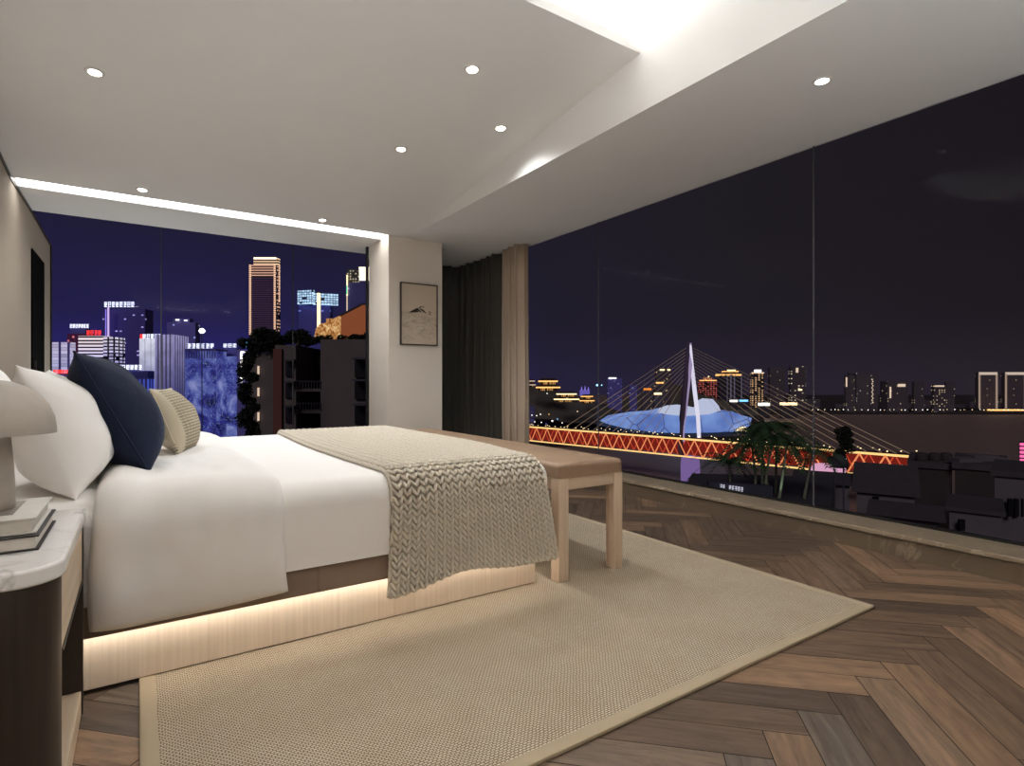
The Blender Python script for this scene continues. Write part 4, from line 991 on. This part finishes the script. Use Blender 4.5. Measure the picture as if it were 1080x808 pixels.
# hill with golden temples (left end of the right window)
def hill(uvs, d, th_, name, label):
    n = len(uvs); vs = []; fs = []
    for j in range(5):
        f = j / 4
        for u, v in uvs:
            p = W(u, 404, d + th_ * f); z = ztop(v, d); zz = WATER + (z - WATER) * math.sin(PI / 2 * min(1, f * 2 + .25)) * (1 if f < .8 else .7)
            vs.append((p.x + 6 * noise.noise(Vector((u * .3, f * 3, 0))), p.y, zz + 4 * noise.noise(Vector((u * .17, f * 5, 2)))))
    fs = [(j * n + i, j * n + i + 1, (j + 1) * n + i + 1, (j + 1) * n + i) for j in range(4) for i in range(n - 1)]
    o = MB().add(vs, fs).build(name, plain(name + '_scrub', rgb(96, 92, 84), .95, var=.4, scale=.05), None, 'all'); return tag(o, label, 'hill', None, 'structure')
hill([(525, 404), (545, 404), (558, 407), (570, 410), (584, 411), (590, 418), (600, 421), (625, 424), (632, 430), (645, 436), (660, 442), (672, 448)], 1150, 260, 'wooded_hill', 'dark wooded hill under the golden temples')
hill([(640, 432), (655, 425), (672, 418), (690, 408), (705, 403), (718, 408), (732, 415), (760, 424), (785, 430), (800, 434)], 1700, 300, 'dark_ridge', 'dark ridge behind the theatre')
def temple(u0, u1, v0, v1, d, tiers, label, mat=None, wall=None):
    t = thing('temple', (cxy((u0 + u1) / 2, d).x, cxy((u0 + u1) / 2, d).y, ztop(v1, d)), label, 'building')
    hgt = (v1 - v0) / tiers
    for k in range(tiers):
        a0 = u0 + (u1 - u0) * .11 * k; a1 = u1 - (u1 - u0) * .11 * k; vb = v1 - hgt * k
        roofbox(a0 + 1, a1 - 1, vb - hgt * .7, vb, d + 3, wall or facade('temple_wall_%d_%d' % (u0, k), rgb(50, 30, 24), rgb(255, 190, 110), 3.2, 9, .5, .8, .7, .8), t, 'storey', 12)
        c0 = W(a0 - 1.2, vb - hgt * .55, d); c1 = W(a1 + 1.2, vb - hgt * .55, d); m0 = W(a0 + 2, vb - hgt, d + 6); m1 = W(a1 - 2, vb - hgt, d + 6)
        e = FW * 14
        MB().add([c0, c1, m1, m0, c0 + e, c1 + e], [(0, 1, 2, 3), (4, 5, 1, 0), (3, 2, 5, 4), (0, 3, 4), (1, 5, 2)]).build('roof', plain('temple_roof_%d_%d' % (u0, k), rgb(56, 40, 34), .9), t)
        post(a0 - 1, a1 + 1, vb - hgt * .62, vb - hgt * .40, d - 1, mat or G['gold'], t, 'eave_lights', 1)
    return t
temple(557, 564, 400, 408, 1120, 2, 'small pale lit pavilion closest to the curtain', G['outline'])
temple(566, 590, 399, 412, 1120, 2, 'golden roofed temple on the crest of the hill, above the others', G['gold'])
temple(585, 610, 413, 424, 1090, 2, 'long golden roofed hall below the crest temple', G['warm'])
temple(612, 626, 416, 425, 1090, 2, 'golden hall with orange front under the violet spires', G['gold'])
sp = thing('spired_church', W(618, 418, 1130), 'violet lit hall with three slender spires', 'building')
roofbox(612, 622, 411.5, 418, 1130, glow('violet_wall', rgb(120, 108, 205), .7), sp, 'nave', 10)
for u, v in ((613.5, 408), (617, 407), (620.5, 408.5)):
    p = W(u, 412, 1132); MB().lathe([(1.6, 0), (1.0, 4), (.1, (412 - v) / F * 1132 + 1)], p, 8).build('spire', G['violet'], sp)
bc = thing('blue_beacon', W(630, 414, 1000), 'pair of brilliant blue white beacon lamps on a slim post', 'light')
for u, r_ in ((629.8, 2.2), (634.6, 1.2)):
    p = W(u, 406.3, 1000); MB().lathe([(.01, -r_), (r_, 0), (.01, r_)], p, 10).build('lamp_head', glow('beacon_%d' % r_, rgb(150, 220, 255), 3), bc)
p = W(630, 406.3, 1000); MB().tube([p, (p.x, p.y, WATER)], .6, 6).build('mast', G['darkb'], bc)

# far towers of the right window: each one its own
def lit_roof(b, u0, u1, v0, v1, d, mat, name='crown_light'): return post(u0, u1, v0, v1, d - 1, mat, b, name, 3)
fr = [
 (641, 656, 399, 1500, 'd1', 'dim tower with a single white roof sign over the left cables', [(642, 650, 398.2, 399.6, 'white')]),
 (664, 672, 406, 1500, 'd1', 'slim dim tower right of the one with the white roof sign', []),
 (692, 708, 388, 1500, 'd2', 'dim hillside tower with golden lamps on its roof, left of the pylon', [(696, 701, 389.4, 391, 'warm'), (704, 707, 389.4, 391, 'warm')]),
 (690, 703, 402.5, 1400, 'd2', 'low block crowned by a golden pitched light', [(692, 700, 403, 404.6, 'gold')]),
 (677, 689, 409, 1350, 'd2', 'low block with orange lamps along its roof', [(679, 687, 409.4, 411.6, 'orange')]),
 (690, 700, 414, 1300, 'd2', 'low pale lit block just left of the pylon', [(690, 698, 414.2, 416.4, 'warm')]),
]
for u0, u1, vt, d, m, lab, lights in fr:
    b = tower(u0, u1, vt, d, G[m], lab)
    for q in lights: lit_roof(b, q[0], q[1], q[2], q[3], d, G[q[4]])
d = 1900
b = tower(738, 756, 401, d, facade('red_tower', rgb(70, 26, 34), rgb(255, 120, 110), 9, 7, .6, .6, .75, .42), 'stepped tower washed in red light'); roofbox(744, 751, 398, 401, d, facade('red_tower_top', rgb(90, 36, 36), rgb(255, 170, 120), 6, 4, .7, .7, .9, .9), b, 'roof_house', 20); lit_roof(b, 738, 756, 400.8, 401.8, d, G['gold']); post(747, 748, 396.6, 398, d, G['warm'], b, 'roof_lamp')
b = tower(759, 784, 395, d, facade('grey_violet_tower', rgb(48, 46, 66), rgb(190, 180, 220), 12, 400, .35, 1, .8, .16), 'broad tower with a golden stepped pagoda crown'); 
roofbox(758, 782, 394.6, 396.4, d, G['gold'], b, 'eave_lights', 30); roofbox(763, 780, 392.4, 394.2, d, plain('crown_slate', rgb(70, 56, 44), .8), b, 'roof_house', 30); roofbox(764, 779, 391.4, 392.4, d, G['gold'], b, 'eave_lights', 26); roofbox(768, 776, 390, 391.2, d, G['warm'], b, 'finial', 10)
b = tower(793, 806, 393, d, facade('narrow_warm', rgb(50, 44, 52), rgb(255, 205, 150), 11, 7, .45, .6, .75, .75), 'narrow tower with warm windows and a white rooftop mast'); lit_roof(b, 793, 806, 392.6, 394, d, G['outline']); roofbox(797, 803, 390, 392.6, d, G['white'], b, 'roof_house', 12); MB().tube([W(801, 390, d), W(801, 383, d)], .9, 6).build('mast', G['dark'], b)
b = tower(812, 828, 388, 2100, G['d3'], 'unlit tower left of the glass joint'); 
b = tower(834, 850, 386, 2100, facade('spark_tower', DKR, rgb(255, 236, 200), 14, 9, .4, .3, .22, 1.0), 'dim tower with a few bright window patches behind the palms'); lit_roof(b, 839.5, 842, 388, 393, 2100, G['outline']); lit_roof(b, 842, 846, 410.4, 412, 2100, G['warm'])
# waterfront lights below them
for (u0, u1, v0, v1, m, lab) in ((771, 778, 421, 424, 'white', 'white lit quay pavilion left of the bright row'), (781, 789, 420.8, 423.6, 'cyan', 'pale blue lit quay pavilion'), (801, 812, 424, 428, 'white', 'wide brilliant white quay hall, left of the two'), (824, 841, 423.6, 427.4, 'warm', 'wide warm white quay hall, right of the two')):
    b = thing('quay_hall', (cxy((u0 + u1) / 2, 1750).x, cxy((u0 + u1) / 2, 1750).y, ztop(430, 1750)), lab, 'building')
    roofbox(u0, u1, v0 + .8, v1, 1750, G[m], b, 'lit_front', 10); roofbox(u0 - 1, u1 + 1, v0 + .1, v0 + .9, 1748, G['dark'], b, 'roof', 14); roofbox(u0, u1, v1, 446, 1752, G['dark'], b, 'podium', 12)
d = 1980
b = tower(892, 902, 396, d, G['d2'], 'dark half lit apartment tower, first of the far bank row'); lit_roof(b, 892.2, 893.6, 398, 408, d, G['outline']); roofbox(895, 900, 393.5, 396, d, G['dark'], b)
b = tower(903, 926, 393.5, d + 25, facade('pale_strip_tower', DKR, rgb(240, 232, 220), 13, 9, .25, .4, .10, .55), 'dark tower with a pale strip of lit windows'); 
mb = MB(); rn = random.Random(2)
for k in range(12): mb.obox(cxy(919.8 + (k % 2) * .8, d - 2), 3, 2, ztop(401 + k * 2.2, d), ztop(399.6 + k * 2.2, d))
mb.build('stair_lights', G['outline'], b)
b = tower(936, 958, 402, d, facade('curved_tower', DKR, rgb(255, 226, 180), 11, 9, .35, .45, .10, .5), 'tower with a lit roofline and bright left edge', 40); lit_roof(b, 947, 955, 405, 408, d, G['outline']); lit_roof(b, 938.4, 940, 408, 420, d, G['outline'])
b = tower(964, 975, 402.5, d, G['d3'], 'slim dark tower with greenish walls beside the lamp row')
b = tower(985, 998, 406, d, facade('speckle_tower', DKR, rgb(255, 230, 180), 9, 7, .4, .45, .30, .7), 'tower speckled with warm windows down to the water'); lit_roof(b, 986, 996, 406.5, 408, d, G['outline'])
b = tower(998, 1007, 403, d, G['d3'], 'unlit tower right of the speckled one')
for u0, u1, lab in ((1033, 1052, 'tower outlined by a pale arch of light, left of the pair'), (1061, 1082, 'tower outlined by a pale arch of light, cut by the picture edge')):
    d = 2060; b = tower(u0, u1, 393, d, G['d3'], lab); s2 = glow('arch_light', rgb(236, 205, 180), .4)
    post(u0 - .3, u0 + 1.1, 394, 431, d - 3, s2, b, 'arch_light', 3); post(u1 - 1.1, u1 + .3, 394, 431, d - 3, s2, b, 'arch_light', 3); post(u0, u1, 392.6, 395.4, d - 3, glow('arch_top', rgb(244, 222, 200), .65), b, 'arch_light', 3)
b = thing('lit_terrace', (cxy(1062, 1960).x, cxy(1062, 1960).y, WATER + 9), 'long glowing terrace below the two outlined towers', 'building'); roofbox(1046, 1080, 432, 433.4, 1992, G['gold'], b, 'upper_tier', 20); roofbox(1044, 1082, 436.4, 437.4, 1988, glow('terrace_dim', rgb(230, 180, 120), .6), b, 'lower_tier', 4); roofbox(1046, 1082, 433.4, 441, 1994, G['dark'], b, 'podium', 20)
for i in range(9):
    u = 850 + i * 24 + (i * 7) % 11; b = tower(u, u + 15, 421 + (i * 5) % 8, 2300, G['d3'], 'low dark building in the haze behind the far bank', group='low far bank buildings')
# lamps along the far shore
rn = random.Random(12)
us = []
u = 857
while u < 1080: us.append(u); u += rn.uniform(3.5, 8.5)
post0 = None
for u in us:
    d = FARB - 3; z = WATER + 9; p = cxy(u, d); h_ = 8 + rn.uniform(-1, 1)
    big = rn.choice((1.3, 1.5, 1.8, 2.1))
    lt = thing('shore_lamp', (p.x, p.y, z), 'small white lamp in the row along the far river bank', 'lamp', 'lamps along the far river bank')
    MB().lathe([(.01, -1.8), (1.8, 0), (.01, 1.8)] if big > 1.6 else [(.01, -1.3), (1.4, 0), (.01, 1.3)], (p.x, p.y, z + h_), 6).build('lamp_head', G['white'] if u % 3 < 2 else G['warm'], lt); MB().tube([(p.x, p.y, z), (p.x, p.y, z + h_ - 1)], .25, 4).build('lamp_post', G['dark'], lt)
# lamps on the near headland by the bridge end
for i, (u, v, m) in enumerate(((556, 440, 'white'), (561, 438, 'white'), (566, 438.4, 'white'), (570, 437, 'white'), (564, 445, 'white'), (571, 445.5, 'white'), (576, 447, 'violet'), (582.5, 444, 'white'), (588, 442, 'cyan'), (593, 446, 'white'), (579, 437, 'gold'), (555, 416, 'white'), (577, 415, 'white'), (609, 434, 'warm'), (598, 420, 'warm'))):
    p = W(u, v, 960 if v > 430 else 1075); lt = thing('hillside_lamp', p - UP * 3, 'tiny lamp scattered on the dark slope above the bridge end', 'lamp', 'lamps on the slope above the bridge')
    r_ = 1.9 if u == 582.5 else 1.1
    MB().lathe([(.01, -r_), (r_, 0), (.01, r_)], p, 6).build('lamp_head', G[m], lt); MB().tube([p - UP * 3, p - UP * r_], .2, 4).build('lamp_post', G['dark'], lt)
bgb = tower(551, 564, 428, 980, facade('lilac_block', rgb(74, 70, 120), rgb(150, 150, 220), 3, 3, .5, .5, .4, .35), 'small lilac lit block near the curtain, above the bridge')

# ---- near rooftops below the right window
rf = plain('night_roof_tiles', rgb(74, 70, 76), .9, var=.25, scale=.8); wl = plain('night_house_wall', rgb(104, 98, 104), .9, var=.2, scale=.5); wl2 = plain('night_house_wall_dim', rgb(62, 54, 54), .9, var=.2, scale=.5); NW = plain('night_house_window', rgb(22, 22, 28), .3)
def house(u0, u1, vw, vr, vb, d, dp, label, gable=True, wins=(), wall=None, yaw=0.0):
    t_ = ((u0 + u1) / 2 - 540) / F; yaw = yaw - math.atan(t_); f_ = FW * math.cos(yaw) - RT * math.sin(yaw); c = cxy((u0 + u1) / 2, d) + f_ * dp / 2; w = wpx(u1 - u0, d) * .96; zw, zr = ztop(vw, d), ztop(vr, d); zb = WATER
    t = thing('roof_house' if 0 else 'house', (c.x, c.y, zb), label, 'house')
    MB().obox(c, w, dp, zb, zw, yaw).build('wall', wall or wl, t)
    a = RT * math.cos(yaw) + FW * math.sin(yaw); f = FW * math.cos(yaw) - RT * math.sin(yaw); o = .5
    e = [c - a * (w / 2 + o) - f * (dp / 2 + o), c + a * (w / 2 + o) - f * (dp / 2 + o), c + a * (w / 2 + o) + f * (dp / 2 + o), c - a * (w / 2 + o) + f * (dp / 2 + o)]
    z = Vector((0, 0, zw))
    if gable:
        r0, r1 = c - a * (w / 2 + o), c + a * (w / 2 + o)
        MB().add([e[0] + z, e[1] + z, e[2] + z, e[3] + z, r0 + UP * zr, r1 + UP * zr], [(0, 1, 5, 4), (2, 3, 4, 5), (0, 4, 3), (1, 2, 5), (0, 3, 2, 1)]).build('roof', rf, t)
    else:
        mb = MB(); mb.obox(c, w + .6, dp + .6, zw, zr, yaw); mb.build('roof', rf, t)
    for (a0, a1, v0, v1) in wins: post(a0, a1, v0, v1, d - .1, NW, t, 'window', .2)
    return t
house(842, 893, 510, 503, 560, 62, 9, 'dark tiled gable house in front of the pink tent', True, ((869, 876, 518, 530), (880, 884, 520, 526)))
house(907, 960, 521, 497, 560, 58, 13, 'dark gable house with one small window, middle of the rooftops', True, ((921, 927, 524, 532),))
house(963, 1000, 494, 488, 560, 74, 12, 'dark flat roofed house behind the middle gable house', False, (), wl2)
house(1012, 1056, 496, 489, 560, 70, 12, 'tall brown walled flat roofed house near the picture edge', False, (), wl2)
hb = house(1055, 1100, 504, 498, 575, 52, 10, 'grey corner house with tall barred windows at the picture edge', False, ((1064, 1068, 526, 545), (1071, 1075, 526, 545), (1078, 1082, 526, 545)))
house(1006, 1050, 541, 537, 580, 48, 7, 'low shed with a pale wall below the brown house', False, ((1012, 1018, 548, 560),))
house(925, 984, 546, 538, 580, 48, 7, 'low dark shed beneath the gable houses', True, (), wl2)
rn = random.Random(31)
tk = thing('roof_tank', W(1020, 490, 71), 'row of pale rooftop tanks above the brown wall', 'tank')
MB().obox(cxy(1018, 72), 3.0, 2, ztop(489, 71), ztop(484, 71)).build('tank_body', wl, tk)
MB().obox(cxy(1034, 73), 3.2, 2, ztop(489, 71), ztop(482, 71)).build('tank_body', wl, tk); MB().obox(cxy(1049, 73), 2.0, 2, ztop(490, 71), ztop(484, 71)).build('tank_body', wl, tk)
for i, u in enumerate((972, 986, 998)):
    p = W(u, 488, 76); lt = thing('water_drum', p, 'dark round water drum on the flat roof', 'tank', 'drums on the flat roof')
    MB().lathe([(.6, 0), (.7, .3), (.7, 1.1), (.5, 1.35), (.05, 1.4)], p, 14).build('drum_body', wl2, lt, True); MB().lathe([(.72, .5), (.75, .55), (.72, .6)], p, 14, cap=False).build('drum_band', G['dark'], lt)
# round water tank on legs
wt = thing('water_tower', W(888, 510, 56), 'round dark water tank on legs in front of the bridge end', 'tank')
p = W(885, 488, 56); MB().lathe([(.55, -.5), (.75, -.2), (.75, .4), (.5, .7), (.05, .85)], p, 18).build('tank_body', G['dark'], wt, True)
for dx in (-.45, .45): q = p + RT * dx; MB().tube([q - UP * .6, q - UP * 5], .09, 6).build('leg', G['dark'], wt)
pt = thing('pink_tent', W(878, 500, 90), 'pink glowing tent roof among the dark rooftops', 'tent')
vprism([(866, 503), (868, 497), (874, 492.5), (884, 492), (892, 493.5), (893, 497), (888, 502), (880, 503.5)], 90, 4, 'canopy', glow('pink_canopy', rgb(236, 176, 208), .85), pt)
vprism([(861, 505), (866, 502.6), (880, 503.6), (888, 502.2), (880, 506)], 89.6, 4, 'red_fringe', glow('red_fringe', rgb(220, 50, 66), .8), pt)
pk = thing('pink_sign', W(1079, 476, 130), 'narrow pink lit sign on the roofline at the picture edge', 'sign')
mb = MB()
for k in range(5): mb.obox(cxy(1079, 130), wpx(5, 130), .5, ztop(470 + k * 4.2, 130), ztop(467.4 + k * 4.2, 130))
mb.build('sign_letter', glow('pink_neon', rgb(255, 110, 170), 1.2), pk); MB().obox(cxy(1080, 131), wpx(8, 130), .6, ztop(500, 130), ztop(466, 130)).build('sign_board', G['dark'], pk)

# ---- roof terrace with palms and a small sign
TD = 21.0; zt_ = ztop(531, TD)
q = [cxy(700, TD - 3), cxy(872, TD - 5), cxy(880, TD + 6), cxy(730, TD + 7)]
terr = quad_plane(q, zt_ - 12, zt_, 'roof_terrace', plain('terrace_stone', rgb(70, 68, 76), .9), 'dark roof terrace below the window carrying the palms', 'terrace', 'structure')
sg = thing('terrace_sign', W(778, 518, TD - 1), 'small white lettered sign lying low at the terrace edge', 'sign')
vprism([(748, 508), (815, 513), (815, 531), (748, 531)], TD - .6, .3, 'sign_wall', plain('sign_wall_grey', rgb(64, 64, 80), .8), sg)
for u0, u1, n, v in ((759.5, 765, 2, 510.4), (768.5, 784, 5, 511.6)):
    sign(u0, u1, v, v + 5.0, TD - .6, n, glow('terrace_letters', rgb(226, 226, 240), .75), sg, skew=2.2 * (u1 - u0) / 15, seed=11 + n, off=.05, thick=.02)
def palm(u, vb, vt, lean, d, label, seed, r=.045, fr_=18):
    rn = random.Random(seed); a = W(u, vb, d); a.z = zt_; top = W(u + lean, vt, d + rn.uniform(-.4, .4))
    t = thing('palm_tree', a, label, 'palm', 'palms on the roof terrace')
    mid = (a + top) / 2 + RT * rn.uniform(-.08, .08)
    MB().tube([a, (a + mid) / 2, mid, (mid + top) / 2, top], [r * 1.5, r * 1.15, r, r * .9, r * .7], 8).build('trunk', BARK, t, 'all')
    mb = MB()
    for k in range(fr_):
        az = 2 * PI * k / fr_ + rn.uniform(-.3, .3); L = rn.uniform(1.0, 1.7); el = rn.uniform(.1, 1.1)
        h = Vector((math.cos(az), math.sin(az), 0)); sd = Vector((-h.y, h.x, 0)); pts = []
        for j in range(9):
            f = j / 8; pts.append(top + h * L * f * math.cos(el * (1 - f * .6)) + UP * (L * (math.sin(el) * f - .85 * f * f)))
        for j in range(1, 9):
            for s in (-1, 1):
                for e in (0, .5):
                    b0 = pts[j - 1].lerp(pts[j], e); tip = b0 + sd * s * .26 * (1.1 - abs(j / 8 - .45)) + h * .14 - UP * .10; w_ = (pts[j] - pts[j - 1]) * .32
                    mb.add([b0 - w_ * .5, tip, b0 + w_ * .6], [(0, 1, 2)])
    mb.build('fronds', LEAF, t); return t
for i, (u, vb, vt, ln, dd, lab) in enumerate(((797, 527, 470, -4, TD, 'thin palm leftmost of the clump, leaning left'), (804, 529, 452, 2, TD + .6, 'palm with the tallest crown in the clump'), (806, 530, 462, 10, TD + .2, 'palm leaning right from the middle of the clump'), (812, 530, 458, -14, TD + 1.2, 'palm leaning left across its neighbours'),
      (821, 531, 468, 9, TD - .2, 'palm leaning right at the right of the clump'), (771, 524, 487, -2, TD + .8, 'short dark palm standing alone left of the clump'), (848, 535, 476, 10, TD + .8, 'palm by the glass joint, right of the clump'), (818, 530, 450, 2, TD + 1.8, 'slender palm at the back of the clump'))):
    palm(u, vb, vt, ln, dd, lab, 40 + i)
for i, u in enumerate((801, 807, 823)):
    p = W(u, 528, TD - .5); p.z = zt_
    sp_ = thing('garden_spotlight', p, 'small garden uplight at the foot of the palm clump', 'light', 'uplights under the palms')
    MB().lathe([(.03, 0), (.05, .02), (.05, .1), (.03, .1)], p, 12).build('lamp_body', G['dark'], sp_); MB().lathe([(.001, .101), (.03, .101), (.03, .108), (.001, .11)], p, 12).build('lens', glow('uplight_lens', rgb(200, 255, 220), 4), sp_)
    l = bpy.data.lights.new('uplight_beam', 'SPOT'); l.energy = 30; l.color = (.72, 1, .82); l.spot_size = math.radians(70); l.spot_blend = .6; l.shadow_soft_size = .04
    o = bpy.data.objects.new('uplight_beam', l); COL.objects.link(o); o.location = p + UP * .13; o.rotation_euler = (PI, 0, 0); attach(o, sp_)
tree(884, 470, 500, 22, 110, 'dark bushy tree between the bridge end and the water tank', 77, 'trees by the bridge', 20, LEAFD)
tree(890, 446, 480, 20, 120, 'dark tall tree rising over the bridge end', 78, 'trees by the bridge', 20, LEAFD)

# ------------------------------------------------------------------ sky
wd = bpy.data.worlds.new('night'); sc.world = wd; wd.use_nodes = True; nt = wd.node_tree; nt.nodes.clear()
def wn(t): return nt.nodes.new(t)
tc = wn('ShaderNodeTexCoord'); sp = wn('ShaderNodeSeparateXYZ'); nt.links.new(tc.outputs['Generated'], sp.inputs[0])
def wm(op, a, b=None):
    x = wn('ShaderNodeMath'); x.operation = op
    for i, q in enumerate((a, b)):
        if q is None: continue
        if hasattr(q, 'node'): nt.links.new(q, x.inputs[i])
        else: x.inputs[i].default_value = q
    return x.outputs[0]
hl = wm('SQRT', wm('ADD', wm('MULTIPLY', sp.outputs[0], sp.outputs[0]), wm('MULTIPLY', sp.outputs[1], sp.outputs[1])))
ny = wm('DIVIDE', sp.outputs[1], wm('MAXIMUM', hl, .001))
def wr(fac, stops):
    r = wn('ShaderNodeValToRGB'); el = r.color_ramp.elements
    while len(el) < len(stops): el.new(.5)
    for e, (p, c) in zip(el, stops): e.position = p; e.color = c
    nt.links.new(fac, r.inputs[0]); return r.outputs[0]
up_ = wr(ny, [(.2, rgb(27, 23, 28)), (.55, rgb(31, 28, 33)), (.80, rgb(32, 29, 40)), (.97, rgb(31, 28, 48)), (1, rgb(32, 29, 52))])
lo_ = wr(ny, [(.2, rgb(42, 35, 42)), (.55, rgb(40, 34, 48)), (.80, rgb(38, 34, 58)), (.97, rgb(41, 38, 108)), (1, rgb(44, 40, 118))])
el = wr(sp.outputs[2], [(.0, (0, 0, 0, 1)), (.10, (.75, .75, .75, 1)), (.24, (1, 1, 1, 1))])
mx = wn('ShaderNodeMix'); mx.data_type = 'RGBA'; nt.links.new(el, mx.inputs[0]); nt.links.new(lo_, mx.inputs[6]); nt.links.new(up_, mx.inputs[7])
bg = wn('ShaderNodeBackground'); bg.inputs['Strength'].default_value = 1.0; nt.links.new(mx.outputs[2], bg.inputs[0])
wo = wn('ShaderNodeOutputWorld'); nt.links.new(bg.outputs[0], wo.inputs[0])

# the thousands of little city lights need no shadow rays of their own inside the room
ROOM = {M[k].name for k in ('led', 'ledslot', 'ledcove', 'bulb')}
for m in bpy.data.materials:
    if m.name not in ROOM:
        try: m.cycles.emission_sampling = 'NONE'
        except Exception: pass

# ------------------------------------------------------------------ camera and colour management
cam = bpy.data.cameras.new('camera'); cam.sensor_fit = 'HORIZONTAL'; cam.sensor_width = 36; cam.lens = 36 * F / 1080; cam.clip_start = .05; cam.clip_end = 9000
co = bpy.data.objects.new('camera', cam); COL.objects.link(co); co.location = EYE; co.rotation_euler = (PI / 2, 0, -YAW); sc.camera = co
sc.view_settings.view_transform = 'Standard'; sc.view_settings.look = 'None'; sc.view_settings.gamma = 1; sc.view_settings.use_curve_mapping = False
sc.view_settings.exposure = 0
try:
    sc.cycles.use_denoising = True; sc.cycles.denoiser = 'OPENIMAGEDENOISE'; sc.cycles.max_bounces = 12; sc.cycles.diffuse_bounces = 8; sc.cycles.transparent_max_bounces = 16
    sc.cycles.sample_clamp_indirect = 12; sc.cycles.caustics_reflective = False
except Exception: pass
